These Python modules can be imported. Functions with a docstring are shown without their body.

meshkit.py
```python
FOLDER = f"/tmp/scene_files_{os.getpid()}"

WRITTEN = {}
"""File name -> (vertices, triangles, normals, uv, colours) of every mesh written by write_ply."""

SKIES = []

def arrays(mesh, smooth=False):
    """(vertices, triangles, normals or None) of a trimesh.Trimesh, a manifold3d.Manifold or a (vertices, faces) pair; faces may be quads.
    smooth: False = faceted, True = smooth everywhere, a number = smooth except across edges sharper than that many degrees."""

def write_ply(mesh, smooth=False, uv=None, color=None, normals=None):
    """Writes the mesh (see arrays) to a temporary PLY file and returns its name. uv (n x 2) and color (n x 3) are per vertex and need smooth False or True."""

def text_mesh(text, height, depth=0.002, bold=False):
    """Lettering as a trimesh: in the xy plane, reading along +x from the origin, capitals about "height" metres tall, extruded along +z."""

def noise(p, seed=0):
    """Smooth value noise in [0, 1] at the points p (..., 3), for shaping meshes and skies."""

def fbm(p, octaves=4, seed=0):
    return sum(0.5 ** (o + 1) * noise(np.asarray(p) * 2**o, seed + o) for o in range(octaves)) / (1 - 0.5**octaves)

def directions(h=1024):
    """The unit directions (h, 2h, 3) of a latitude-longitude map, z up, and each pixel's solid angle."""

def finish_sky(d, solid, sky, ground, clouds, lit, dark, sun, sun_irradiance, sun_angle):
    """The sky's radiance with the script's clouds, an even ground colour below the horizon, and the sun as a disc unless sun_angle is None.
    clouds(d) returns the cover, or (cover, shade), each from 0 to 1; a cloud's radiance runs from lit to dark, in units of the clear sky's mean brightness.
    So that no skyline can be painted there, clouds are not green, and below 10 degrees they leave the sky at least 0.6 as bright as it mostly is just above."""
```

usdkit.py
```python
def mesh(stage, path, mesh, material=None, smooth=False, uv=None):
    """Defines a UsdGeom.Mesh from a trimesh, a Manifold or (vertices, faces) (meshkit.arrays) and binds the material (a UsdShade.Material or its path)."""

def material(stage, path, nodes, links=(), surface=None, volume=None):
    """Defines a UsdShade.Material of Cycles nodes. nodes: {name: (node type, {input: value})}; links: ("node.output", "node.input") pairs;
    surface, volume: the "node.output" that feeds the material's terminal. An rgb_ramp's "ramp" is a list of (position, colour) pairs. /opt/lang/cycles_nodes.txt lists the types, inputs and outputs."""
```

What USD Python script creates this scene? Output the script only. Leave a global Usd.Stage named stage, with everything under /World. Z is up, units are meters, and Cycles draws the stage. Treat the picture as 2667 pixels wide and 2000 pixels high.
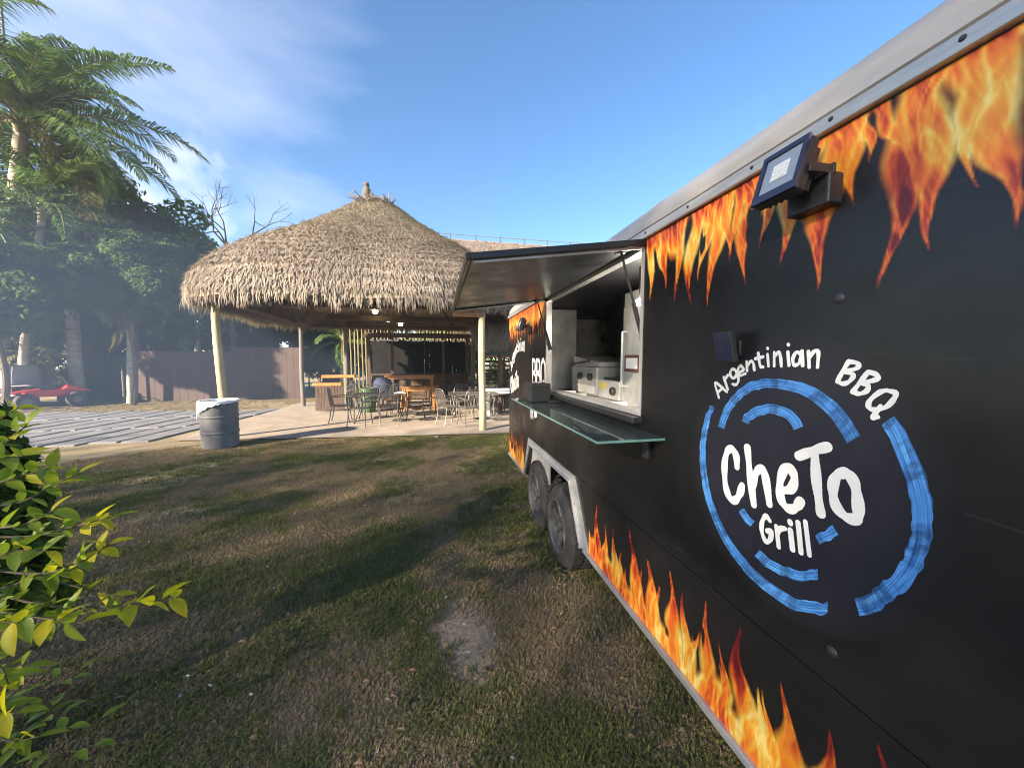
import math, random, numpy as np, trimesh, usdkit, meshkit
from pxr import Usd, UsdGeom, UsdLux, UsdShade, Gf, Sdf, Vt
from shapely.geometry import Polygon, LineString, box as sbox
from shapely.ops import unary_union

rng = np.random.default_rng(7)
stage = Usd.Stage.CreateInMemory()
UsdGeom.SetStageUpAxis(stage, 'Z')
world = UsdGeom.Xform.Define(stage, '/World')
stage.SetDefaultPrim(world.GetPrim())
UsdGeom.Scope.Define(stage, '/World/Looks')

# ------------------------------------------------------------------ camera, sky, sun
YAW, PITCH, EYE = math.radians(11.8), math.radians(3.75), (0, 0, 1.65)
cam = UsdGeom.Camera.Define(stage, '/World/camera')
cam.CreateFocalLengthAttr(12.5)
cam.CreateHorizontalApertureAttr(12.5 * 2212 / 770)
cam.CreateClippingRangeAttr((0.05, 2000))
cam.CreateExposureAttr(2.62)
cam.AddTranslateOp().Set(Gf.Vec3d(*EYE))
cam.AddRotateZOp().Set(-math.degrees(YAW))
cam.AddRotateXOp().Set(90 - math.degrees(PITCH))

HEAD, ELEV = math.radians(55), math.radians(21)       # the heading in which shadows fall (from +y towards +x), the sun's height
SUN = np.array([-math.sin(HEAD) * math.cos(ELEV), -math.cos(HEAD) * math.cos(ELEV), math.sin(ELEV)])
sun = UsdLux.DistantLight.Define(stage, '/World/sun')
sun.CreateIntensityAttr(1.08)
sun.CreateAngleAttr(1.2)
sun.CreateColorAttr(Gf.Vec3f(1.0, 0.83, 0.62))
sun.GetPrim().CreateAttribute('inputs:normalize', Sdf.ValueTypeNames.Bool).Set(True)
_z = SUN; _x = np.cross([0, 0, 1.0], _z); _x /= np.linalg.norm(_x); _y = np.cross(_z, _x)
sun.AddTransformOp().Set(Gf.Matrix4d(*_x, 0, *_y, 0, *_z, 0, 0, 0, 0, 1))

dome = UsdLux.DomeLight.Define(stage, '/World/sky')
dome.GetPrim().SetCustomDataByKey('kind', 'structure')
sky = usdkit.material(stage, '/World/Looks/sky', {
    'sky': ('sky_texture', {'sky_type': 'single_scattering', 'sun_disc': False, 'sun_elevation': ELEV, 'sun_rotation': math.atan2(SUN[0], SUN[1]), 'altitude': 30.0,
                            'air_density': 1.0, 'aerosol_density': 0.2, 'ozone_density': 3.5}),
    'tc': ('texture_coordinate', {}),
    'sep': ('separate_xyz', {}),
    'zc': ('math', {'math_type': 'add', 'value2': 0.12}),
    'px': ('math', {'math_type': 'divide'}), 'py': ('math', {'math_type': 'divide'}),
    'flat': ('combine_xyz', {'z': 3.1}),
    'wisp': ('noise_texture', {'scale': 0.75, 'detail': 5.0, 'roughness': 0.55, 'distortion': 0.6}),
    'wr': ('rgb_ramp', {'ramp': [(0.47, (0, 0, 0)), (0.82, (0.36, 0.36, 0.36))]}),
    'puff': ('noise_texture', {'scale': 5.0, 'detail': 6.0, 'roughness': 0.55}),
    'd1': ('vector_math', {'math_type': 'distance', 'vector2': (-0.477, 0.829, 0.291)}), 'm1': ('map_range', {'from_min': 0.06, 'from_max': 0.24, 'to_min': 0.13, 'to_max': -0.3, 'clamp': True}),
    'd2': ('vector_math', {'math_type': 'distance', 'vector2': (-0.443, 0.718, 0.537)}), 'm2': ('map_range', {'from_min': 0.05, 'from_max': 0.55, 'to_min': 0.10, 'to_max': -0.05, 'clamp': True}),
    'pa': ('math', {'math_type': 'add'}), 'wa': ('math', {'math_type': 'add'}),
    'pr': ('rgb_ramp', {'ramp': [(0.47, (0, 0, 0)), (0.70, (0.62, 0.62, 0.62))]}),
    'mx': ('mix_color', {'blend_type': 'lighten', 'fac': 1.0}),
    'cl': ('mix_color', {'b': (6.6, 6.4, 6.9), 'use_clamp': False}),
    'hs': ('hsv', {'saturation': 1.13}),
    'bg': ('background_shader', {'strength': 0.05}),
}, [('tc.generated', 'sep.vector'), ('sep.z', 'zc.value1'), ('sep.x', 'px.value1'), ('zc.value', 'px.value2'), ('sep.y', 'py.value1'), ('zc.value', 'py.value2'),
    ('px.value', 'flat.x'), ('py.value', 'flat.y'), ('flat.vector', 'wisp.vector'), ('wisp.fac', 'wa.value1'), ('tc.generated', 'd2.vector1'), ('d2.value', 'm2.value'), ('m2.result', 'wa.value2'), ('wa.value', 'wr.fac'), ('tc.generated', 'puff.vector'),
    ('tc.generated', 'd1.vector1'), ('d1.value', 'm1.value'), ('puff.fac', 'pa.value1'), ('m1.result', 'pa.value2'), ('pa.value', 'pr.fac'), ('wr.color', 'mx.a'), ('pr.color', 'mx.b'),
    ('mx.result', 'cl.fac'), ('sky.color', 'hs.color'), ('hs.color', 'cl.a'), ('cl.result', 'bg.color')], surface='bg.background')
UsdShade.MaterialBindingAPI.Apply(dome.GetPrim()).Bind(sky)

# ------------------------------------------------------------------ helpers
used = {}
def numbered(path):
    n = used.get(path, -1) + 1
    used[path] = n
    return path if n == 0 else f'{path}_{n:03d}'

def tag(p, label=None, cat=None, group=None, kind=None):
    p = p.GetPrim() if hasattr(p, 'GetPrim') else p
    for k, v in (('label', label), ('category', cat), ('group', group), ('kind', kind)):
        if v: p.SetCustomDataByKey(k, v)
    return p

def thing(name, label, cat, loc=(0, 0, 0), rotz=0, group=None):
    x = UsdGeom.Xform.Define(stage, numbered('/World/' + name))
    x.AddTranslateOp().Set(Gf.Vec3d(*map(float, loc)))
    x.AddRotateZOp().Set(float(rotz))
    return tag(x, label, cat, group)

def dup(root, loc, rotz, label, cat=None, group=None):
    c = root.GetCustomData()
    name = root.GetName().rsplit('_', 1)[0] if root.GetName()[-3:].isdigit() else root.GetName()
    r = UsdGeom.Xform.Define(stage, numbered('/World/' + name))
    r.GetPrim().GetReferences().AddInternalReference(root.GetPath())
    r.GetPrim().GetAttribute('xformOp:translate').Set(Gf.Vec3d(*map(float, loc)))
    r.GetPrim().GetAttribute('xformOp:rotateZ').Set(float(rotz))
    r.GetPrim().SetInstanceable(True)
    return tag(r, label, cat or c.get('category'), group or c.get('group'))

def obj(name, mesh, mat, parent=None, smooth=False, label=None, kind=None, uv=None):
    base = (str(parent.GetPath()) if parent is not None else '/World') + '/' + name
    if isinstance(mesh, MB): mesh = mesh.mesh()
    m = usdkit.mesh(stage, numbered(base), mesh, M[mat] if isinstance(mat, str) else mat, smooth=smooth, uv=uv)
    return tag(m, label, kind=kind)

def rotm(rx=0, ry=0, rz=0):
    return trimesh.transformations.euler_matrix(math.radians(rx), math.radians(ry), math.radians(rz))

class MB:
    def __init__(self): self.m = []
    def add(self, t): self.m.append(t); return self
    def box(self, c, s, rot=(0, 0, 0)):
        b = trimesh.creation.box(s)
        if any(rot): b.apply_transform(rotm(*rot))
        b.apply_translation(c); return self.add(b)
    def span(self, a, b):
        a, b = np.array(a, float), np.array(b, float)
        return self.box((a + b) / 2, np.abs(b - a))
    def bar(self, p, q, r, r2=None, n=8):
        return self.tube([p, q], [r, r if r2 is None else r2], n)
    def tube(self, pts, rad, n=6, caps=True):
        p = np.asarray(pts, float)
        rad = np.broadcast_to(np.asarray(rad, float), (len(p),))
        t = np.gradient(p, axis=0) if len(p) > 1 else p
        t = t / (np.linalg.norm(t, axis=1, keepdims=True) + 1e-12)
        up = np.where(np.abs(t[:, 2:]) < 0.9, [[0, 0, 1.0]], [[1.0, 0, 0]])
        a = np.cross(t, up); a /= np.linalg.norm(a, axis=1, keepdims=True) + 1e-12
        b = np.cross(t, a)
        an = np.arange(n) * 2 * np.pi / n
        v = (p[:, None] + rad[:, None, None] * (np.cos(an)[None, :, None] * a[:, None] + np.sin(an)[None, :, None] * b[:, None])).reshape(-1, 3)
        i, j = np.meshgrid(np.arange(len(p) - 1), np.arange(n), indexing='ij')
        q = np.stack([i * n + j, i * n + (j + 1) % n, (i + 1) * n + (j + 1) % n, (i + 1) * n + j], -1).reshape(-1, 4)
        f = np.vstack([q[:, [0, 1, 2]], q[:, [0, 2, 3]]])
        if caps:
            k = len(v); v = np.vstack([v, p[:1], p[-1:]]); e = (len(p) - 1) * n
            f = np.vstack([f, [[k, (j + 1) % n, j] for j in range(n)], [[k + 1, e + j, e + (j + 1) % n] for j in range(n)]])
        return self.add(trimesh.Trimesh(v, f, process=False))
    def lathe(self, prof, c=(0, 0, 0), n=32, axis='z'):
        p = np.asarray(prof, float); an = np.arange(n) * 2 * np.pi / n
        v = np.stack([p[:, 0, None] * np.cos(an), p[:, 0, None] * np.sin(an), np.broadcast_to(p[:, 1, None], (len(p), n))], -1).reshape(-1, 3)
        i, j = np.meshgrid(np.arange(len(p) - 1), np.arange(n), indexing='ij')
        q = np.stack([i * n + j, i * n + (j + 1) % n, (i + 1) * n + (j + 1) % n, (i + 1) * n + j], -1).reshape(-1, 4)
        t = trimesh.Trimesh(v, np.vstack([q[:, [0, 1, 2]], q[:, [0, 2, 3]]]), process=False)
        if axis == 'x': t.apply_transform(rotm(0, 90, 0))
        if axis == 'y': t.apply_transform(rotm(-90, 0, 0))
        t.apply_translation(c); return self.add(t)
    def prism_x(self, poly, x0, x1):
        """a polygon in (y, z) extruded from x0 to x1"""
        for g in getattr(poly, 'geoms', [poly]):
            t = trimesh.creation.extrude_polygon(g, x1 - x0, engine='earcut')
            v = np.array(t.vertices); t = trimesh.Trimesh(np.stack([v[:, 2] + x0, v[:, 0], v[:, 1]], 1), t.faces, process=False)
            self.add(t)
        return self
    def mesh(self): return trimesh.util.concatenate(self.m)

def rbox(s, r):
    """a box with rounded edges, centred"""
    import manifold3d as mf
    sp = mf.Manifold.sphere(r, 12)
    h = [max(x / 2 - r, 1e-4) for x in s]
    return meshkit.arrays(mf.Manifold.batch_hull([sp.translate((a * h[0], b * h[1], c * h[2])) for a in (-1, 1) for b in (-1, 1) for c in (-1, 1)]))
def rb(s, r, c=(0, 0, 0), rot=(0, 0, 0)):
    v, f, _ = rbox(s, r); t = trimesh.Trimesh(v, f, process=False)
    if any(rot): t.apply_transform(rotm(*rot))
    t.apply_translation(c); return t

def catmull(pts, n=8):
    p = np.asarray(pts, float); p = np.vstack([2 * p[0] - p[1], p, 2 * p[-1] - p[-2]])
    out = []
    for i in range(1, len(p) - 2):
        for t in np.linspace(0, 1, n, endpoint=False):
            a, b, c, d = p[i - 1:i + 3]
            out.append(0.5 * (2 * b + (c - a) * t + (2 * a - 5 * b + 4 * c - d) * t * t + (3 * b - a - 3 * c + d) * t ** 3))
    return np.array(out + [p[-2]])

# ------------------------------------------------------------------ materials
M = {}
def mat(name, c, rough=0.6, metal=0.0, c2=None, scale=8.0, detail=4.0, bump=0.0, bscale=None, spec=0.5, stretch=None, lo=0.35, hi=0.65, coat=0.0, island=None, trans=0.0, rrough=None, emit=None, bdetail=4.0):
    """A principled material whose colour runs between c and c2 with noise (stretch: mapping scale), or over loose pieces (island: a list of ramp stops)."""
    n, l = {'p': ('principled_bsdf', {'base_color': c, 'roughness': rough, 'metallic': metal, 'specular_ior_level': spec, 'coat_weight': coat})}, []
    n['tc'] = ('texture_coordinate', {})
    n['mp'] = ('mapping', {'scale': stretch or (1, 1, 1)})
    l.append(('tc.object', 'mp.vector'))
    col = None
    if island:
        n['ge'] = ('geometry', {}); n['ir'] = ('rgb_ramp', {'ramp': island}); l.append(('ge.random_per_island', 'ir.fac')); col = 'ir.color'
    if c2 is not None:
        n['nz'] = ('noise_texture', {'scale': scale, 'detail': detail, 'roughness': 0.6}); n['rp'] = ('rgb_ramp', {'ramp': [(lo, c), (hi, c2)]})
        l += [('mp.vector', 'nz.vector'), ('nz.fac', 'rp.fac')]
        if col:
            n['mm'] = ('mix_color', {'blend_type': 'multiply', 'fac': 1.0}); l += [(col, 'mm.a'), ('rp.color', 'mm.b')]; col = 'mm.result'
        else: col = 'rp.color'
    if rrough:
        n['nr'] = ('noise_texture', {'scale': scale * 1.7, 'detail': 5.0}); n['rm'] = ('map_range', {'from_min': 0.3, 'from_max': 0.7, 'to_min': rrough[0], 'to_max': rrough[1], 'clamp': True})
        l += [('mp.vector', 'nr.vector'), ('nr.fac', 'rm.value'), ('rm.result', 'p.roughness')]
    if col: l.append((col, 'p.base_color'))
    if bump:
        n['nb'] = ('noise_texture', {'scale': bscale or scale * 3, 'detail': bdetail}); n['b'] = ('bump', {'strength': 0.6, 'distance': bump})
        l += [('mp.vector', 'nb.vector'), ('nb.fac', 'b.height'), ('b.normal', 'p.normal')]
    out = 'p.BSDF'
    if trans:
        n['tl'] = ('translucent_bsdf', {'color': tuple(min(1, x * 1.6) for x in c)}); n['mx'] = ('mix_closure', {'fac': trans})
        if col:
            n['ts'] = ('mix_color', {'blend_type': 'multiply', 'fac': 1.0, 'b': (1.5, 1.6, 0.9), 'use_clamp': False}); l += [(col, 'ts.a'), ('ts.result', 'tl.color')]
        l += [('p.BSDF', 'mx.closure1'), ('tl.BSDF', 'mx.closure2')]; out = 'mx.closure'
    if emit: n['p'][1].update(emission_color=emit[0], emission_strength=emit[1])
    M[name] = usdkit.material(stage, '/World/Looks/' + name, n, l, surface=out)

M['lawn_soil'] = usdkit.material(stage, '/World/Looks/lawn_soil', {
    'ge': ('geometry', {}), 'n1': ('noise_texture', {'scale': 1.5, 'detail': 8.0, 'roughness': 0.65}), 'r1': ('rgb_ramp', {'ramp': [(0.36, (0.38, 0.295, 0.205)), (0.5, (0.32, 0.265, 0.165)), (0.64, (0.25, 0.23, 0.12))]}),
    'n2': ('noise_texture', {'scale': 38.0, 'detail': 6.0, 'roughness': 0.7}), 'r2': ('rgb_ramp', {'ramp': [(0.3, (0.55, 0.53, 0.5)), (0.7, (1.25, 1.25, 1.25))]}), 'mu': ('mix_color', {'blend_type': 'multiply', 'fac': 1.0, 'use_clamp': False}),
    'mp': ('mapping', {'location': (-0.5, -4.55, 0), 'scale': (3.6, 2.22, 1)}), 'le': ('vector_math', {'math_type': 'length'}), 'nz': ('math', {'math_type': 'multiply', 'value2': 1.5}),
    'n3': ('noise_texture', {'scale': 7.0, 'detail': 6.0, 'roughness': 0.7}), 'ad': ('math', {'math_type': 'add'}), 'pr': ('map_range', {'from_min': 2.15, 'from_max': 1.15, 'to_min': 0.0, 'to_max': 1.0, 'clamp': True}),
    'bd': ('mix_color', {'b': (0.33, 0.265, 0.20)}), 'bm': ('bump', {'strength': 0.7, 'distance': 0.02}), 'p': ('principled_bsdf', {'roughness': 0.95, 'specular_ior_level': 0.1})},
    [('ge.position', 'n1.vector'), ('ge.position', 'n2.vector'), ('ge.position', 'n3.vector'), ('n1.fac', 'r1.fac'), ('n2.fac', 'r2.fac'), ('ge.position', 'mp.vector'), ('mp.vector', 'le.vector1'), ('n3.fac', 'nz.value1'),
     ('le.value', 'ad.value1'), ('nz.value', 'ad.value2'), ('ad.value', 'pr.value'), ('pr.result', 'bd.fac'), ('r1.color', 'bd.a'), ('bd.result', 'mu.a'), ('r2.color', 'mu.b'), ('mu.result', 'p.base_color'), ('n2.fac', 'bm.height'), ('bm.normal', 'p.normal')], surface='p.BSDF')
mat('concrete', (0.36, 0.31, 0.26), 0.85, c2=(0.27, 0.225, 0.185), scale=2.2, detail=8, bump=0.004, bscale=50, spec=0.2)
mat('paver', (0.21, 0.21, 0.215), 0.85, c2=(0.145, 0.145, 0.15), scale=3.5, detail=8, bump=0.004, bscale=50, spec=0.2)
mat('grass_green', (0.055, 0.085, 0.022), 0.6, trans=0.25, spec=0.08, island=[(0, (0.13, 0.14, 0.05)), (0.5, (0.21, 0.205, 0.08)), (1, (0.31, 0.275, 0.12))])
mat('grass_dry', (0.2, 0.15, 0.08), 0.8, trans=0.15, spec=0.06, island=[(0, (0.25, 0.19, 0.115)), (0.6, (0.42, 0.335, 0.205)), (1, (0.56, 0.47, 0.32))])
mat('thatch', (0.70, 0.675, 0.66), 0.9, spec=0.12, c2=(1, 1, 1), scale=1.3, lo=0.25, hi=0.6, island=[(0, (0.26, 0.225, 0.20)), (0.1, (0.55, 0.515, 0.475)), (0.7, (0.78, 0.75, 0.71)), (1, (0.93, 0.90, 0.86))], trans=0.2)
mat('thatch_base', (0.20, 0.165, 0.13), 0.95, c2=(0.34, 0.29, 0.235), scale=12, bump=0.03, bscale=30, spec=0.1)
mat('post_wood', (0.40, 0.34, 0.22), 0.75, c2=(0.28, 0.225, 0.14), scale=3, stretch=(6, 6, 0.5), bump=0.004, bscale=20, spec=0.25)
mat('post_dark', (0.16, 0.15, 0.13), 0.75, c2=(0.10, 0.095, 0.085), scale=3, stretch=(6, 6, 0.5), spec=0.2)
mat('dark_wood', (0.055, 0.035, 0.024), 0.7, c2=(0.10, 0.065, 0.045), scale=4, stretch=(5, 5, 0.6), bump=0.003, spec=0.25)
mat('varnished_wood', (0.34, 0.13, 0.035), 0.35, c2=(0.50, 0.23, 0.07), scale=5, stretch=(1, 6, 6), spec=0.5)
mat('bamboo', (0.20, 0.17, 0.09), 0.65, c2=(0.12, 0.10, 0.05), scale=4, stretch=(4, 4, 0.7), spec=0.3)
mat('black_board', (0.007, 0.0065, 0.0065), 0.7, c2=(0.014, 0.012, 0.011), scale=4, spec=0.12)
mat('iron', (0.03, 0.028, 0.027), 0.5, metal=0.2, c2=(0.05, 0.047, 0.044), scale=20)
mat('pale_metal', (0.15, 0.14, 0.125), 0.45, metal=0.4, c2=(0.11, 0.10, 0.09), scale=14)
mat('fence_paint', (0.085, 0.056, 0.048), 0.8, c2=(0.062, 0.043, 0.038), scale=1.5, detail=6, spec=0.25)
mat('gate_paint', (0.045, 0.05, 0.055), 0.7, c2=(0.03, 0.034, 0.04), scale=2)
mat('gate_blue', (0.10, 0.20, 0.28), 0.7, c2=(0.08, 0.16, 0.23), scale=4)
M['trailer_black'] = usdkit.material(stage, '/World/Looks/trailer_black', {
    'tc': ('texture_coordinate', {}), 'n': ('noise_texture', {'scale': 2.5, 'detail': 8.0}), 'r': ('rgb_ramp', {'ramp': [(0.35, (0.009, 0.009, 0.0108)), (0.65, (0.0135, 0.013, 0.014))]}),
    'ns': ('noise_texture', {'scale': 70.0, 'detail': 2.0}), 'rs': ('rgb_ramp', {'ramp': [(0.735, (0, 0, 0)), (0.77, (0.5, 0.5, 0.5))]}), 'nl': ('noise_texture', {'scale': 3.0, 'detail': 3.0}), 'rl': ('rgb_ramp', {'ramp': [(0.5, (0, 0, 0)), (0.62, (1, 1, 1))]}),
    'mf': ('mix_color', {'blend_type': 'multiply', 'fac': 1.0}), 'sp': ('mix_color', {'b': (0.10, 0.095, 0.09)}),
    'mp': ('mapping', {'rotation': (0.5, 0, 0), 'scale': (1, 2.0, 40.0)}), 'nc': ('noise_texture', {'scale': 2.4, 'detail': 3.0}), 'rc': ('rgb_ramp', {'ramp': [(0.70, (0, 0, 0)), (0.74, (0.25, 0.25, 0.25))]}), 'sc': ('mix_color', {'b': (0.07, 0.07, 0.072)}),
    'sx': ('separate_xyz', {}), 'dz': ('map_range', {'from_min': 0.95, 'from_max': 0.40, 'to_min': 0.0, 'to_max': 0.30, 'clamp': True}), 'nd': ('noise_texture', {'scale': 9.0, 'detail': 6.0, 'roughness': 0.7}), 'dm': ('math', {'math_type': 'multiply'}), 'du': ('mix_color', {'b': (0.075, 0.062, 0.048)}),
    'nr': ('noise_texture', {'scale': 4.25, 'detail': 5.0}), 'rm': ('map_range', {'from_min': 0.3, 'from_max': 0.7, 'to_min': 0.24, 'to_max': 0.42, 'clamp': True}),
    'nb': ('noise_texture', {'scale': 1.3, 'detail': 1.0}), 'bm': ('bump', {'strength': 0.6, 'distance': 0.012}), 'p': ('principled_bsdf', {'specular_ior_level': 0.4})},
    [('tc.object', 'n.vector'), ('tc.object', 'ns.vector'), ('tc.object', 'nl.vector'), ('tc.object', 'mp.vector'), ('mp.vector', 'nc.vector'), ('tc.object', 'nr.vector'), ('tc.object', 'nb.vector'), ('tc.object', 'sx.vector'), ('tc.object', 'nd.vector'),
     ('n.fac', 'r.fac'), ('ns.fac', 'rs.fac'), ('nl.fac', 'rl.fac'), ('rs.color', 'mf.a'), ('rl.color', 'mf.b'), ('mf.result', 'sp.fac'), ('r.color', 'sp.a'), ('nc.fac', 'rc.fac'), ('rc.color', 'sc.fac'), ('sp.result', 'sc.a'),
     ('sx.z', 'dz.value'), ('dz.result', 'dm.value1'), ('nd.fac', 'dm.value2'), ('dm.value', 'du.fac'), ('sc.result', 'du.a'),
     ('du.result', 'p.base_color'), ('nr.fac', 'rm.value'), ('rm.result', 'p.roughness'), ('nb.fac', 'bm.height'), ('bm.normal', 'p.normal')], surface='p.BSDF')
mat('aluminium', (0.50, 0.505, 0.51), 0.36, metal=0.45, c2=(0.36, 0.36, 0.36), scale=6, stretch=(1, 0.3, 3), rrough=(0.25, 0.5))
mat('galvanised', (0.50, 0.48, 0.45), 0.55, metal=0.45, c2=(0.36, 0.31, 0.25), scale=2.2, detail=9, stretch=(2.5, 0.6, 2.5), rrough=(0.4, 0.7), lo=0.4, hi=0.72)
mat('stainless', (0.70, 0.69, 0.67), 0.30, metal=0.5, c2=(0.66, 0.65, 0.63), scale=3, rrough=(0.22, 0.38))
mat('tyre_rubber', (0.028, 0.028, 0.029), 0.75, c2=(0.055, 0.05, 0.045), scale=7, spec=0.3, bump=0.002)
mat('rim_paint', (0.06, 0.06, 0.065), 0.35, c2=(0.10, 0.097, 0.092), scale=12, spec=0.5)
mat('black_plastic', (0.022, 0.022, 0.025), 0.4, c2=(0.032, 0.032, 0.035), scale=15)
mat('rubber_seal', (0.012, 0.012, 0.012), 0.7)
mat('white_print', (0.85, 0.84, 0.82), 0.4, c2=(0.80, 0.79, 0.77), scale=14)
mat('white_plastic', (0.78, 0.78, 0.76), 0.35, c2=(0.68, 0.68, 0.67), scale=10)
mat('bag_plastic', (0.80, 0.80, 0.80), 0.4, trans=0.25, spec=0.4)
mat('drum_plastic', (0.065, 0.07, 0.078), 0.5, c2=(0.095, 0.10, 0.11), scale=4, detail=7)
mat('red_paint', (0.55, 0.03, 0.03), 0.3, coat=0.4, c2=(0.48, 0.03, 0.03), scale=5)
mat('grey_canvas', (0.33, 0.32, 0.32), 0.8, c2=(0.28, 0.275, 0.275), scale=5, bump=0.006, bscale=9)
mat('green_plastic', (0.05, 0.10, 0.03), 0.5, c2=(0.04, 0.08, 0.026), scale=5)
mat('navy_fabric', (0.02, 0.03, 0.075), 0.85, c2=(0.028, 0.04, 0.09), scale=9)
mat('red_fabric', (0.23, 0.03, 0.025), 0.85, c2=(0.17, 0.025, 0.02), scale=9)
mat('bark', (0.16, 0.125, 0.095), 0.9, c2=(0.09, 0.07, 0.052), scale=6, stretch=(4, 4, 0.8), bump=0.02, spec=0.15)
mat('palm_bark', (0.40, 0.36, 0.31), 0.85, c2=(0.27, 0.235, 0.20), scale=3, stretch=(1, 1, 6), bump=0.012, bscale=7, spec=0.15)
mat('leaves_dark', (0.04, 0.07, 0.02), 0.5, trans=0.3, spec=0.12, island=[(0, (0.037, 0.069, 0.025)), (0.6, (0.081, 0.125, 0.037)), (1, (0.188, 0.225, 0.062))])
mat('leaves_mid', (0.06, 0.1, 0.025), 0.5, trans=0.5, spec=0.12, island=[(0, (0.065, 0.117, 0.033)), (0.55, (0.169, 0.234, 0.058)), (1, (0.390, 0.403, 0.117))])
mat('leaves_light', (0.10, 0.14, 0.04), 0.5, trans=0.5, spec=0.12, island=[(0, (0.062, 0.100, 0.027)), (0.5, (0.138, 0.175, 0.050)), (1, (0.250, 0.250, 0.088))])
mat('palm_leaf', (0.07, 0.11, 0.03), 0.45, trans=0.3, spec=0.15, island=[(0, (0.081, 0.135, 0.041)), (0.6, (0.176, 0.243, 0.068)), (1, (0.338, 0.338, 0.135))])
mat('palm_leaf_dry', (0.25, 0.19, 0.08), 0.7, trans=0.25, spec=0.25, island=[(0, (0.16, 0.14, 0.05)), (0.6, (0.26, 0.2, 0.08)), (1, (0.34, 0.24, 0.11))])
mat('frond_stem', (0.20, 0.19, 0.07), 0.55, c2=(0.14, 0.13, 0.05), scale=5)
mat('shrub_leaf', (0.20, 0.29, 0.035), 0.42, trans=0.4, c2=(0.30, 0.35, 0.035), scale=9, spec=0.22)
mat('shrub_leaf_yellow', (0.62, 0.52, 0.03), 0.42, trans=0.45, c2=(0.48, 0.47, 0.03), scale=14, spec=0.22)
mat('shrub_leaf_green', (0.16, 0.24, 0.028), 0.42, trans=0.4, c2=(0.23, 0.30, 0.035), scale=9, spec=0.22)
mat('shrub_deep', (0.05, 0.09, 0.015), 0.5, trans=0.3, spec=0.12, island=[(0, (0.07, 0.12, 0.018)), (0.6, (0.16, 0.23, 0.032)), (1, (0.32, 0.36, 0.045))])
mat('twig', (0.09, 0.075, 0.04), 0.8)
mat('lamp_glow', (1.0, 0.86, 0.5), 0.4, emit=((1.0, 0.82, 0.45), 6.0))
mat('bulb_lit', (1, 1, 1), 0.4, emit=((1.0, 0.9, 0.76), 110.0))  # glow added to brighten the kitchen behind the serving window
mat('awning_skin', (0.085, 0.09, 0.105), 0.36, metal=0.5, c2=(0.065, 0.068, 0.08), scale=3, detail=7, rrough=(0.28, 0.44))
mat('bird_grey', (0.10, 0.097, 0.094), 0.85, c2=(0.06, 0.058, 0.055), scale=14)
mat('bird_dark', (0.10, 0.09, 0.085), 0.8)
mat('paper', (0.82, 0.81, 0.79), 0.6)
mat('sticker_red', (0.12, 0.035, 0.03), 0.5)
mat('solar_cell', (0.03, 0.035, 0.07), 0.18, c2=(0.02, 0.024, 0.05), scale=30, spec=0.6)
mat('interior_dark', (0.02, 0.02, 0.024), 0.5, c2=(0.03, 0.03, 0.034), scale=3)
mat('liquid_yellow', (0.55, 0.45, 0.12), 0.4)

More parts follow.
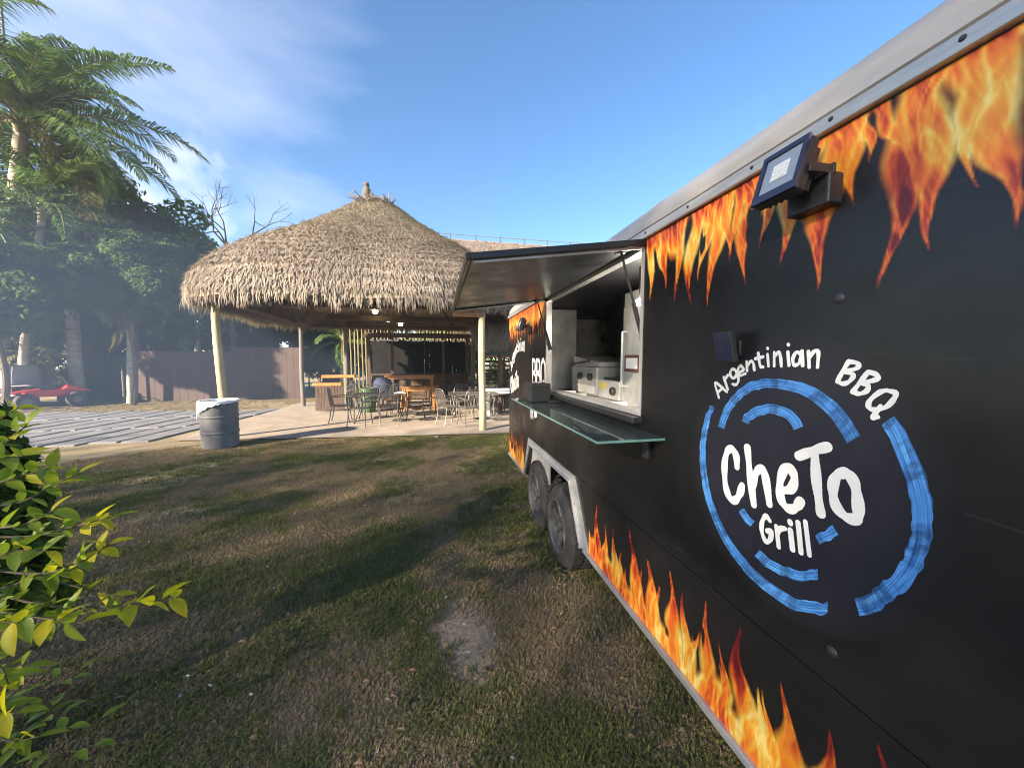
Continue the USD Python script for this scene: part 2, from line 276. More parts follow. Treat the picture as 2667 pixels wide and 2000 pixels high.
M['glass'] = usdkit.material(stage, '/World/Looks/glass', {'d': ('diffuse_bsdf', {'color': (0.50, 0.64, 0.60)}), 'dm': ('mix_closure', {'fac': 0.10}), 'f': ('fresnel', {'IOR': 1.52}), 't': ('transparent_bsdf', {'color': (0.70, 0.86, 0.80)}), 'g': ('glossy_bsdf', {'color': (0.95, 1, 0.98), 'roughness': 0.02}), 'm': ('mix_closure', {})},  # diffuse share paints pale teal reflections into the shelf glass
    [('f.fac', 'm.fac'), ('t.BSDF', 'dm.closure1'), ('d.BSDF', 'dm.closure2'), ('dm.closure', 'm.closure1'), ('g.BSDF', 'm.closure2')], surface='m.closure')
M['glass_edge'] = usdkit.material(stage, '/World/Looks/glass_edge', {'p': ('principled_bsdf', {'base_color': (0.25, 0.52, 0.44), 'roughness': 0.25, 'transmission_weight': 0.35, 'specular_ior_level': 0.6})}, [], surface='p.BSDF')
M['lens'] = usdkit.material(stage, '/World/Looks/lens', {'p': ('principled_bsdf', {'base_color': (0.30, 0.33, 0.38), 'roughness': 0.10, 'coat_weight': 1.0})}, [], surface='p.BSDF')
# printed vinyl: colours painted per vertex, slightly glossy
M['vinyl_print'] = usdkit.material(stage, '/World/Looks/vinyl_print', {'a': ('attribute', {'attribute': 'ink'}), 'tc': ('texture_coordinate', {}), 'nr': ('noise_texture', {'scale': 4.25, 'detail': 5.0}), 'rm': ('map_range', {'from_min': 0.3, 'from_max': 0.7, 'to_min': 0.24, 'to_max': 0.42, 'clamp': True}),
    'p': ('principled_bsdf', {'specular_ior_level': 0.4})}, [('a.color', 'p.base_color'), ('tc.object', 'nr.vector'), ('nr.fac', 'rm.value'), ('rm.result', 'p.roughness')], surface='p.BSDF')
# dry-brushed blue paint, streaks running along the stroke (uv: u along, v across)
M['brush_blue'] = usdkit.material(stage, '/World/Looks/brush_blue', {
    'u': ('uvmap', {'attribute': 'st'}), 'm': ('mapping', {'scale': (0.9, 30.0, 1.0)}), 'n': ('noise_texture', {'scale': 1.0, 'detail': 4.0, 'roughness': 0.65}),
    'm2': ('mapping', {'scale': (4.5, 1.2, 1.0)}), 'n2': ('noise_texture', {'scale': 1.0, 'detail': 5.0, 'roughness': 0.7}),
    'r': ('rgb_ramp', {'ramp': [(0.32, (0.012, 0.035, 0.10)), (0.46, (0.05, 0.21, 0.60)), (0.70, (0.18, 0.52, 0.95))]}),
    'r2': ('rgb_ramp', {'ramp': [(0.40, (0.22, 0.22, 0.26)), (0.53, (1, 1, 1))]}),
    'x': ('mix_color', {'blend_type': 'multiply', 'fac': 0.75}), 'p': ('principled_bsdf', {'roughness': 0.4})},
    [('u.UV', 'm.vector'), ('m.vector', 'n.vector'), ('n.fac', 'r.fac'), ('u.UV', 'm2.vector'), ('m2.vector', 'n2.vector'), ('n2.fac', 'r2.fac'), ('r.color', 'x.a'), ('r2.color', 'x.b'), ('x.result', 'p.base_color')], surface='p.BSDF')

# ------------------------------------------------------------------ ground, pavement, haze
def sheet(poly, z, name, matname, kind='structure', parent=None):
    t = trimesh.creation.triangulate_polygon(poly, engine='earcut')
    v = np.column_stack([t[0], np.full(len(t[0]), z)])
    f = np.array(t[1]); n = np.cross(v[f[:, 1]] - v[f[:, 0]], v[f[:, 2]] - v[f[:, 0]])[:, 2]
    f[n < 0] = f[n < 0][:, ::-1]
    return obj(name, trimesh.Trimesh(v, f, process=False), matname, parent, kind=kind)

sheet(sbox(-90, -90, 90, 90), 0, 'ground', 'lawn_soil')
pave = sheet(Polygon([(-5.3, 8.42), (-2.0, 8.05), (1.4, 7.8), (3.6, 7.75), (12, 7.9), (12, 15.2), (-5.2, 15.2)]), 0.03, 'patio_slab', 'concrete')
# strips of paving left of the hut; the gaps stand in for shadow stripes
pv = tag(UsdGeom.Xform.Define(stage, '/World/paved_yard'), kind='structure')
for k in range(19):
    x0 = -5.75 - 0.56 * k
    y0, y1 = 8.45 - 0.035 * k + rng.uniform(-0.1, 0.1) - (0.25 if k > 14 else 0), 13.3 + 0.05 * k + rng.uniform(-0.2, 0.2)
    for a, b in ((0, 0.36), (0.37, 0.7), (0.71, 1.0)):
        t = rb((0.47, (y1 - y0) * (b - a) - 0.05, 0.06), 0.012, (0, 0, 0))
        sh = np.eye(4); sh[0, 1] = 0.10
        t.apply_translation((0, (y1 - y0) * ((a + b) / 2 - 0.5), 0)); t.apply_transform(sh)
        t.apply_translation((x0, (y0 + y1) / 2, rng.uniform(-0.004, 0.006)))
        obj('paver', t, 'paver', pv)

hz = MB().span((-92, -92, -1.2), (92, 92, 22.0)).mesh()
M['haze'] = usdkit.material(stage, '/World/Looks/haze', {'v': ('principled_volume', {'color': (0.80, 0.88, 1.0), 'density': 0.0013, 'anisotropy': 0.2})}, [], volume='v.volume')
obj('haze', hz, 'haze', kind='stuff')
# barbecue smoke drifting over the yard on the left
M['smoke'] = usdkit.material(stage, '/World/Looks/smoke', {'v': ('principled_volume', {'color': (0.42, 0.62, 1.0), 'density': 0.0095, 'anisotropy': 0.3})}, [], volume='v.volume')
sm = trimesh.creation.icosphere(4, 1.0)
sv = np.array(sm.vertices); sv = sv * (0.8 + 0.4 * meshkit.fbm(sv * 1.6 + 9, 3))[:, None]
obj('smoke', trimesh.Trimesh(sv * [6.8, 5.2, 3.4] + [-7.6, 10.0, 1.6], sm.faces, process=False), 'smoke', kind='stuff', label='thin blue grey barbecue smoke drifting over the paved yard')

# ------------------------------------------------------------------ food trailer
X0 = 0.95                                  # the plane of the serving side
YN, YF, ZB, ZT = -1.5, 4.73, 0.396, 2.206   # near and far end, lower and upper edge
ORG = np.array([2.0, 1.6, 0.0])
trailer = thing('food_trailer', 'black food trailer with flame graphics and open serving window', 'food trailer', ORG)
def tp(name, mesh, m, parent=None, **k):
    t = (mesh.mesh() if isinstance(mesh, MB) else mesh).copy(); t.apply_translation(-ORG)
    return obj(name, t, m, parent if parent is not None else trailer, **k)
WY0, WY1, WZ0, WZ1 = 1.53, 3.06, 1.385, 2.185
arch = Polygon([(2.19, ZB - 0.1), (2.41, 0.775), (3.60, 0.775), (3.79, ZB - 0.1)])
upper = sbox(YN, 0.842, YF, ZT).difference(sbox(WY0, WZ0, WY1, WZ1))
lower = sbox(YN, ZB, YF, 0.838).difference(arch)
tp('upper_panel', MB().prism_x(upper, X0, X0 + 0.03), 'trailer_black')
tp('lower_panel', MB().prism_x(lower, X0, X0 + 0.03), 'trailer_black')
tp('rear_panel', MB().span((3.02, YN, ZB), (3.05, YF, ZT)), 'trailer_black')
tp('end_panel', MB().span((X0 + 0.03, YF - 0.03, ZB), (3.02, YF, ZT)), 'trailer_black')
tp('end_panel', MB().span((X0 + 0.03, YN, ZB), (3.02, YN + 0.03, ZT)), 'trailer_black')
tp('floor_pan', MB().span((X0 + 0.03, YN + 0.03, 0.41), (3.02, YF - 0.03, 0.46)), 'black_plastic')
# curved roof
prof = [(X0 + 0.02, 2.24)] + [(1.25 - 0.3 * math.cos(a), 2.25 + 0.2 * math.sin(a)) for a in np.linspace(0.05, np.pi / 2, 14)] + [(2.0, 2.485)]
prof = prof + [(4.0 - x, z) for x, z in prof[::-1][1:]]
ring = np.array(prof + [(x, z - 0.02) for x, z in prof[::-1]])
rf = trimesh.creation.extrude_polygon(Polygon(ring), YF - YN + 0.02, engine='earcut')
v = np.array(rf.vertices); rf = trimesh.Trimesh(np.stack([v[:, 0], v[:, 2] + YN - 0.01, v[:, 1]], 1), rf.faces, process=False); rf.fix_normals()
roof = tp('roof', rf, 'galvanised', smooth=30)
# seams across the roof: thin proud ribs
for y in np.arange(-0.9, 4.6, 1.22):
    o = np.array([(x, z + 0.004) for x, z in prof]); o2 = np.array([(x, z - 0.004) for x, z in prof[::-1]])
    r_ = trimesh.creation.extrude_polygon(Polygon(np.vstack([o, o2])).buffer(0), 0.03, engine='earcut')
    v = np.array(r_.vertices); tp('roof_seam', trimesh.Trimesh(np.stack([v[:, 0], v[:, 2] + y, v[:, 1]], 1), r_.faces, process=False), 'galvanised', roof)
rail = tp('top_rail', MB().add(rb((0.03, YF - YN + 0.02, 0.036), 0.005, (X0 - 0.003, (YF + YN) / 2, 2.225))), 'aluminium')
tp('rail_gasket', MB().span((X0 - 0.006, YN, 2.2425), (X0 + 0.02, YF, 2.2475)), 'rubber_seal', rail)
for y in (0.5, 0.72, 0.94, 1.22, 1.5, 1.8, 2.1, 2.4, 2.7, 3.0, 3.35, 3.7, 4.1, 4.5):
    tp('rivet', MB().lathe([(0, 0.004), (0.004, 0.003), (0.006, 0), (0.006, -0.004)], n=10).m[0].apply_transform(rotm(0, -90, 0)).apply_translation((X0 - 0.018, y, 2.228)), 'black_plastic', rail)
for a, b in ((YN, 2.17), (3.81, YF)):
    tp('bottom_rail', MB().add(rb((0.03, b - a, 0.03), 0.004, (X0 - 0.001, (a + b) / 2, ZB - 0.012))), 'aluminium')
    tp('bottom_angle', MB().span((X0 + 0.02, a, ZB - 0.05), (X0 + 0.10, b, ZB - 0.03)), 'galvanised')
for y in (-0.6, 0.2, 0.66, 4.2):
    for z in (1.80, 0.93):
        tp('bolt', MB().lathe([(0, 0.006), (0.006, 0.0055), (0.011, 0.003), (0.013, 0)], n=14).m[0].apply_transform(rotm(0, -90, 0)).apply_translation((X0 - 0.0005, y + 0.03 * (z > 1), z)), 'black_plastic')
# fender trim round the wheels
inner = np.array([(2.19, 0.385), (2.41, 0.775), (3.60, 0.775), (3.79, 0.385)])
outer = np.array([(2.08, 0.385), (2.345, 0.832), (3.645, 0.832), (3.86, 0.385)])
trim = Polygon(np.vstack([outer, inner[::-1]]))
fender = tp('fender_trim', MB().prism_x(trim, X0 - 0.012, X0 - 0.001), 'aluminium')
lip = Polygon(inner).exterior
tp('trim_lip', MB().prism_x(LineString(inner).buffer(0.006, cap_style=2, join_style=2), X0 - 0.03, X0 - 0.0125), 'aluminium', fender)
tp('wheel_well', MB().span((X0 + 0.03, 2.15, 0.80), (1.35, 3.84, 0.82)).span((1.33, 2.15, 0.40), (1.35, 3.84, 0.80)).span((X0 + .031, 2.08, 0.40), (1.33, 2.10, 0.79)).span((X0 + .031, 3.87, 0.40), (1.33, 3.89, 0.79)), 'black_plastic')
# two wheels
for y in (2.66, 3.33):
    c = (1.03, y, 0.325); w = 0.105
    P_ = [(0.20, -w), (0.255, -w - 0.006), (0.295, -w * 0.86), (0.318, -w * 0.62), (0.325, -w * 0.3), (0.325, w * 0.3), (0.318, w * 0.62), (0.295, w * 0.86), (0.255, w + 0.006), (0.20, w)]
    tyre = MB().lathe(P_, c, 56, 'x')
    wh = tp('wheel', MB().lathe([(0.0, -0.02), (0.06, -0.02), (0.06, 0.06), (0.0, 0.06)], c, 20, 'x'), 'rim_paint')
    tp('tyre', tyre, 'tyre_rubber', wh, smooth=35)
    tread = MB()
    for k in range(44):
        a = k * 2 * np.pi / 44
        for sx in (-1, 1):
            tread.add(rb((0.078, 0.030, 0.010), 0.003).apply_transform(rotm(0, 0, 14 * sx)).apply_translation((sx * 0.047, 0, 0.327)).apply_transform(rotm(math.degrees(a), 0, 0)).apply_translation(c))
    tp('tread', tread, 'tyre_rubber', wh)
    rim = MB().lathe([(0.203, -w + 0.004), (0.212, -w - 0.004), (0.205, -w - 0.008), (0.192, -w + 0.002), (0.180, -0.05), (0.178, 0.05), (0.2, w)], c, 48, 'x')
    for k in range(8):
        a = k * np.pi / 4 + 0.2
        p0 = np.array([0, 0.055 * math.cos(a), 0.055 * math.sin(a)]); p1 = np.array([0, 0.188 * math.cos(a), 0.188 * math.sin(a)])
        rim.add(rb((0.02, 0.052, 0.135), 0.008).apply_translation((-0.062, 0, 0.122)).apply_transform(rotm(math.degrees(a), 0, 0)).apply_translation(c))
    rim.lathe([(0.0, -0.095), (0.03, -0.095), (0.036, -0.085), (0.036, -0.06), (0.085, -0.062), (0.085, -0.03)], c, 28, 'x')
    tp('rim', rim, 'rim_paint', wh, smooth=35)
    for k in range(5):
        a = k * 2 * np.pi / 5
        tp('lug_nut', MB().bar((c[0] - 0.075, c[1] + 0.058 * math.cos(a), c[2] + 0.058 * math.sin(a)), (c[0] - 0.055, c[1] + 0.058 * math.cos(a), c[2] + 0.058 * math.sin(a)), 0.010, n=6), 'pale_metal', wh)
tp('axle', MB().bar((1.1, 2.66, 0.325), (2.9, 2.66, 0.325), 0.03).bar((1.1, 3.33, 0.325), (2.9, 3.33, 0.325), 0.03).span((1.5, 1.9, 0.34), (1.6, 4.1, 0.405)), 'black_plastic')

# serving window: frame, sill, interior lining
fr = Polygon(sbox(WY0, WZ0, WY1, WZ1)).difference(sbox(WY0 + 0.022, WZ0 + 0.022, WY1 - 0.022, WZ1 - 0.022))
tp('window_frame', MB().prism_x(fr, X0 - 0.004, X0 + 0.045), 'stainless')
tp('window_sill', MB().add(rb((0.06, WY1 - WY0 + 0.02, 0.03), 0.005, (X0 - 0.02, (WY0 + WY1) / 2, 1.366))), 'black_plastic')
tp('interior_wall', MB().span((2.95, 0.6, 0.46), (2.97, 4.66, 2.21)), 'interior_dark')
tp('interior_wall', MB().span((0.985, 4.62, 0.46), (2.95, 4.64, 2.21)), 'stainless')
tp('interior_wall', MB().span((0.985, 0.6, 0.46), (2.95, 0.62, 2.21)), 'stainless')
for a, b in ((WY1, 4.62), (0.62, WY0)): tp('interior_wall', MB().span((0.985, a, 0.46), (1.0, b, 2.21)), 'stainless')
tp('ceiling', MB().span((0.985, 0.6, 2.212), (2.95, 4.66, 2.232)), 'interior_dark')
tp('partition', MB().span((1.02, 3.72, 1.34), (1.5, 3.745, 2.2)), 'stainless')
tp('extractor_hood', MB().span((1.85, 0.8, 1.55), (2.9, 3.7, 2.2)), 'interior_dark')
tp('inner_counter', MB().span((1.01, 0.8, 1.30), (2.1, 4.6, 1.335)), 'stainless')
# awning flap, hinged along the top of the window
ang = math.degrees(math.atan2(2.185 - 2.075, 0.94 - 0.14))
aw0, aw1 = 1.515, 3.075
def aw(t):      # local: x 0 at the hinge to -0.81 at the lip
    t = t.copy(); t.apply_transform(rotm(0, -ang, 0)); t.apply_translation((0.945, 0, 2.195)); return t
ym = (aw0 + aw1) / 2
awning = tp('awning_panel', aw(rb((0.80, aw1 - aw0 - 0.02, 0.016), 0.004, (-0.405, ym, 0))), 'awning_skin')
for cy in (aw0 + 0.006, aw1 - 0.006):
    tp('awning_edge', aw(rb((0.815, 0.020, 0.030), 0.004, (-0.405, cy, -0.002))), 'trailer_black', awning)
    tp('edge_strip', aw(rb((0.80, 0.010, 0.012), 0.002, (-0.40, cy + (0.014 if cy < ym else -0.014), -0.022))), 'aluminium', awning)
tp('awning_edge', aw(rb((0.020, aw1 - aw0 + 0.012, 0.030), 0.004, (-0.822, ym, -0.002))), 'trailer_black', awning)
tp('hinge', MB().bar((0.945, aw0, 2.203), (0.945, aw1, 2.203), 0.011, n=10), 'aluminium', awning)
tp('latch', MB().lathe([(0, 0.008), (0.018, 0.008), (0.026, 0.004), (0.028, 0)], n=20).m[0].apply_transform(rotm(180, 0, 0)).apply_translation((0.86, 1.60, 2.165)), 'aluminium', awning)
for y in (aw0 + 0.06, aw1 - 0.06):
    p, q = np.array((0.855, y, 2.158)), np.array((0.975, y, 1.76))
    st = tp('gas_strut', MB().bar(p * 0.42 + q * 0.58, q, 0.011, n=10), 'black_plastic')
    tp('piston_rod', MB().bar(p, p * 0.42 + q * 0.58, 0.006, n=8), 'iron', st)
    tp('strut_mount', MB().add(rb((0.03, 0.03, 0.02), 0.004, p + (0, 0, 0.008))).add(rb((0.02, 0.03, 0.03), 0.004, q)), 'black_plastic', st)
# glass shelf below the window
gy0, gy1 = 1.335, 3.05
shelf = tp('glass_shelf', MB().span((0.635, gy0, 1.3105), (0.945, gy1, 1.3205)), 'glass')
for a, b in (((0.6335, gy0, 1.3105), (0.635, gy1, 1.3205)), ((0.635, gy0 - 0.0015, 1.3105), (0.945, gy0, 1.3205)), ((0.635, gy1, 1.3105), (0.945, gy1 + 0.0015, 1.3205))):
    tp('polished_edge', MB().span(a, b), 'glass_edge', shelf)
for y in (1.46, 2.2, 2.92):
    tp('shelf_bracket', MB().add(rb((0.24, 0.03, 0.018), 0.003, (0.825, y, 1.300))).add(rb((0.02, 0.045, 0.11), 0.004, (0.938, y, 1.255))), 'black_plastic', shelf)

# ------------------------------------------------------------------ flames printed on the vinyl
def fb(s, g, sx, sy, seed, o=4):
    return meshkit.fbm(np.stack([s * sx + 31.7, g * sy + 17.3, np.full_like(s, seed * 7.31)], -1), o, seed)
STOPS = [(0, (0.12, 0.010, 0.014)), (0.2, (0.42, 0.042, 0.018)), (0.42, (0.80, 0.165, 0.022)), (0.64, (0.87, 0.33, 0.03)), (0.84, (0.89, 0.52, 0.075)), (1, (0.91, 0.68, 0.21))]
def flame_ink(S, G, tips, seed, depth, base, sign):
    """colours of a printed flame band; S along the side, G away from its root; tips: (y, length, lean, width)"""
    wx = S + 0.045 * (fb(S, G, 6, 4.5, seed) - 0.5) + 0.016 * (fb(S, G, 20, 13, seed + 1) - 0.5)
    wg = G + 0.03 * (fb(S, G, 9, 6, seed + 2) - 0.5)
    field = (base + 0.34 * (fb(S, 0 * S, 11.0, 1, seed + 3, 2) - 0.5) - wg) / 0.09
    rt = random.Random(seed); allt = []
    for ty, L, lean, w in tips:
        allt.append((ty, L, lean, w * 1.2, rt.uniform(0, 6.28)))
        allt.append((ty + rt.choice((-1, 1)) * w * rt.uniform(0.6, 1.3), L * rt.uniform(0.5, 0.8), lean + rt.uniform(-0.05, 0.05), w * rt.uniform(0.4, 0.7), rt.uniform(0, 6.28)))
    ridge = np.zeros_like(S)
    for ty, L, lean, w, ph in allt:
        t = np.clip(wg / L, 0, 1)
        cx = ty + lean * (1 - t) ** 1.4 + (0.014 + 0.55 * w) * np.sin(t * 5.8 + ph) * t ** 1.1 * (1.2 - t)
        belly = 0.45 + 0.75 * np.exp(-((t - 0.42) / 0.24) ** 2) + 0.35 * np.clip(0.25 - t, 0, 1) * 4
        wd = w * (1 - t) ** 0.75 * belly
        f = np.where(wg < L, (1 - np.abs(wx - cx) / np.maximum(wd, 1e-4)) * np.minimum(1, wd / 0.010), -5)
        field = np.maximum(field, f)
        # bright outlines of each tongue carry on inside the mass of the flame
        q = np.abs(wx - cx) / np.maximum(wd, 1e-3)
        ridge = np.maximum(ridge, np.clip(1 - np.abs(q - 0.78) / 0.24, 0, 1) * np.clip(1.15 - t, 0, 1) * (wg < L))
    hole = np.clip((fb(wx, G, 15, 5, seed + 4, 2) - 0.66) / 0.08, 0, 1) * np.clip((G - 0.06) / 0.05, 0, 1)
    field = field - 1.3 * hole
    alpha = np.clip(field / 0.45, 0, 1) ** 1.15
    ripple = fb(wx + 0.30 * wg, G, 22, 5, seed + 5, 4)
    fil = np.clip(1 - np.abs(ripple - 0.5) / 0.13, 0, 1) ** 1.4
    rip2 = fb(wx - 0.2 * wg, G, 52, 9, seed + 8, 3)
    fil2 = np.clip(1 - np.abs(rip2 - 0.5) / 0.12, 0, 1) ** 2
    patch = fb(wx, G, 11, 5, seed + 6, 3)
    edge = np.clip(1 - np.abs(field - 0.40) / 0.30, 0, 1)
    tipred = np.clip(G / depth * 1.3 - 0.42, 0, 0.33)
    heat = 0.34 + 0.32 * fil + 0.14 * fil2 + 0.22 * edge + 0.34 * ridge + 1.15 * (patch - 0.5) - tipred
    if sign < 0: heat = heat - 0.45 * np.clip((0.10 - G) / 0.10, 0, 1) * np.clip((patch - 0.30) * 4, 0, 1)
    heat = np.clip(heat, 0, 1)
    st = np.array([a for a, _ in STOPS]); cl = np.array([c for _, c in STOPS])
    col = np.stack([np.interp(heat, st, cl[:, k]) for k in range(3)], -1)
    black = np.array([0.0105, 0.0103, 0.012])
    return col * alpha[..., None] + black * (1 - alpha[..., None]), alpha
def flames(name, s0, s1, root, sign, tips, seed, step, depth=0.46, base=0.12, parent=None):
    """a band of printed flames on the side: root is the z it starts from, sign +1 rises and -1 hangs; tips: (y, length, lean, width)"""
    ss, y = [], s0
    while y < s1: ss.append(y); y += step(y)
    ss = np.array(ss + [s1]); gg = np.linspace(0.0, depth, int(depth / 0.0048) + 1)
    S, G = np.meshgrid(ss, gg, indexing='ij')
    col, alpha = flame_ink(S, G, tips, seed, depth, base, sign)
    nS, nG = S.shape
    V = np.stack([np.full(S.shape, X0 - 0.0003), S, root + sign * G], -1).reshape(-1, 3) - ORG
    i, j = np.meshgrid(np.arange(nS - 1), np.arange(nG - 1), indexing='ij')
    q = np.stack([i * nG + j, i * nG + j + 1, (i + 1) * nG + j + 1, (i + 1) * nG + j], -1).reshape(-1, 4)
    if sign > 0: q = q[:, ::-1]
    q = q[:, ::-1]
    al = alpha.reshape(-1)
    q = q[(al[q].max(1) > 0.01)]
    keep = np.unique(q); idx = np.full(len(V), -1); idx[keep] = np.arange(len(keep))
    q = idx[q]; V = V[keep]; C = col.reshape(-1, 3)[keep]
    m = obj(name, trimesh.Trimesh(V, np.vstack([q[:, [0, 1, 2]], q[:, [0, 2, 3]]]), process=False), 'vinyl_print', parent if parent is not None else trailer)
    pvv = UsdGeom.PrimvarsAPI(m).CreatePrimvar('ink', Sdf.ValueTypeNames.Color3fArray, 'vertex')
    pvv.Set(Vt.Vec3fArray.FromNumpy(C.astype(np.float32)))
    return m
near_step = lambda y: 0.0035 if y < 1.2 else 0.006
r2 = random.Random(5)
up = [(1.482, .31, .01, .030), (1.38, .27, .02, .04), (1.30, .33, -.03, .035), (1.222, .37, -.045, .042), (1.116, .375, -.05, .045), (1.03, .24, .02, .03), (.972, .32, -.02, .05), (.90, .18, .03, .03), (.855, .30, -.05, .05),
      (.79, .21, .0, .03), (.744, .385, -.045, .058), (.66, .20, .03, .04), (.607, .40, -.05, .06), (.532, .345, .03, .062), (.433, .345, .04, .06), (.33, .40, -.05, .06)]
up += [(y, r2.uniform(.22, .4), r2.uniform(-.06, .04), r2.uniform(.035, .06)) for y in np.arange(0.22, -1.5, -0.105)]
up = [(a, b, c, d * (0.78 if a < 0.7 else 1.0)) for a, b, c, d in up]
flames('flame_print', -0.9, 1.515, 2.204, -1, up, 3, near_step, base=0.05)
lo = [(2.13, .30, -.02, .03), (1.987, .385, -.02, .05), (1.88, .30, -.02, .05), (1.77, .33, -.03, .05), (1.68, .25, .02, .045), (1.587, .41, -.05, .06), (1.50, .26, .02, .05), (1.444, .375, -.05, .055), (1.36, .28, .02, .05), (1.276, .385, -.045, .055),
      (1.189, .35, -.02, .045), (1.12, .25, .03, .04), (1.067, .395, .0, .05), (1.0, .28, -.03, .04), (.926, .395, -.06, .07), (.85, .25, .02, .05), (.78, .335, -.04, .06), (.669, .35, -.05, .06), (.60, .30, .02, .05), (.544, .42, -.06, .06)]
lo += [(y, r2.uniform(.22, .42), r2.uniform(-.06, .04), r2.uniform(.04, .07)) for y in np.arange(0.46, -1.5, -0.10)]
flames('flame_print', -0.9, 2.10, 0.399, 1, lo, 11, near_step, base=0.12)
far_up = [(y, r2.uniform(.30, .44), r2.uniform(-.05, .04), r2.uniform(.04, .06)) for y in np.arange(3.14, 4.7, 0.09)]
flames('flame_print', 3.085, 4.725, 2.204, -1, far_up, 23, lambda y: 0.01, base=0.20)
far_lo = [(y, r2.uniform(.26, .44), r2.uniform(-.05, .04), r2.uniform(.05, .07)) for y in np.arange(3.7, 4.7, 0.09)]
flames('flame_print', 3.865, 4.725, 0.399, 1, far_lo, 31, lambda y: 0.01, base=0.2)

# ------------------------------------------------------------------ the round emblem: brush strokes and hand lettering (plane coordinates: y, z)
CHETO = [[(0.966, 1.305), (0.971, 1.34), (0.989, 1.359), (1.009, 1.342), (1.017, 1.289), (1.009, 1.228), (0.99, 1.193), (0.968, 1.193), (0.951, 1.221), (0.943, 1.251)], [(0.93, 1.377), (0.916, 1.296), (0.898, 1.207)], [(0.906, 1.264), (0.894, 1.309), (0.875, 1.326), (0.862, 1.302), (0.846, 1.229)], [(0.814, 1.283), (0.785, 1.296), (0.776, 1.33), (0.791, 1.354), (0.806, 1.347), (0.817, 1.301), (0.81, 1.255), (0.787, 1.24), (0.767, 1.253), (0.757, 1.273)], [(0.767, 1.394), (0.732, 1.417), (0.699, 1.435)], [(0.727, 1.409), (0.718, 1.334), (0.704, 1.262)], [(0.657, 1.383), (0.674, 1.368), (0.68, 1.334), (0.67, 1.295), (0.647, 1.278), (0.626, 1.283), (0.624, 1.31), (0.632, 1.355), (0.645, 1.38), (0.657, 1.383)]]
GRILL = [[(0.842, 1.181), (0.856, 1.189), (0.867, 1.164), (0.866, 1.136), (0.852, 1.114), (0.838, 1.127), (0.836, 1.153), (0.848, 1.147)], [(0.821, 1.174), (0.811, 1.118)], [(0.817, 1.154), (0.808, 1.173), (0.795, 1.18)], [(0.78, 1.182), (0.771, 1.132)], [(0.782, 1.205), (0.781, 1.202)], [(0.76, 1.213), (0.748, 1.136)], [(0.741, 1.224), (0.726, 1.141)]]
ARGENTINIAN = [[(1.053, 1.523), (1.072, 1.573), (1.019, 1.545)], [(1.057, 1.541), (1.038, 1.558)], [(1.016, 1.554), (1.035, 1.594)], [(1.032, 1.585), (1.018, 1.601)], [(0.985, 1.617), (1.0, 1.623), (1.009, 1.607), (0.997, 1.592), (0.984, 1.602), (0.985, 1.617)], [(0.985, 1.617), (0.974, 1.588), (0.983, 1.572), (0.998, 1.573)], [(0.975, 1.611), (0.957, 1.621), (0.968, 1.634), (0.978, 1.62), (0.97, 1.603), (0.949, 1.609)], [(0.943, 1.618), (0.946, 1.647)], [(0.942, 1.634), (0.931, 1.648), (0.922, 1.642), (0.917, 1.622)], [(0.906, 1.672), (0.898, 1.635), (0.888, 1.631)], [(0.915, 1.656), (0.89, 1.661)], [(0.875, 1.668), (0.87, 1.634)], [(0.876, 1.687), (0.875, 1.685)], [(0.854, 1.674), (0.852, 1.634)], [(0.853, 1.66), (0.84, 1.674), (0.834, 1.661), (0.83, 1.634)], [(0.813, 1.674), (0.808, 1.637)], [(0.813, 1.695), (0.812, 1.693)], [(0.777, 1.667), (0.789, 1.673), (0.798, 1.655), (0.793, 1.638), (0.78, 1.643), (0.775, 1.662)], [(0.774, 1.675), (0.77, 1.637)], [(0.757, 1.674), (0.753, 1.633)], [(0.753, 1.659), (0.741, 1.675), (0.732, 1.67), (0.732, 1.633)]]
BBQ = [[(0.662, 1.648), (0.674, 1.624), (0.684, 1.599)], [(0.662, 1.648), (0.644, 1.644), (0.644, 1.633), (0.67, 1.624)], [(0.67, 1.624), (0.652, 1.618), (0.655, 1.605), (0.669, 1.595), (0.684, 1.599)], [(0.622, 1.625), (0.636, 1.601), (0.65, 1.577)], [(0.622, 1.625), (0.606, 1.619), (0.605, 1.609), (0.633, 1.599)], [(0.633, 1.599), (0.62, 1.594), (0.623, 1.581), (0.637, 1.574), (0.65, 1.577)], [(0.586, 1.586), (0.571, 1.582), (0.572, 1.57), (0.585, 1.55), (0.606, 1.541), (0.617, 1.546), (0.615, 1.561), (0.598, 1.581), (0.586, 1.586)], [(0.595, 1.551), (0.607, 1.524), (0.599, 1.526)]]
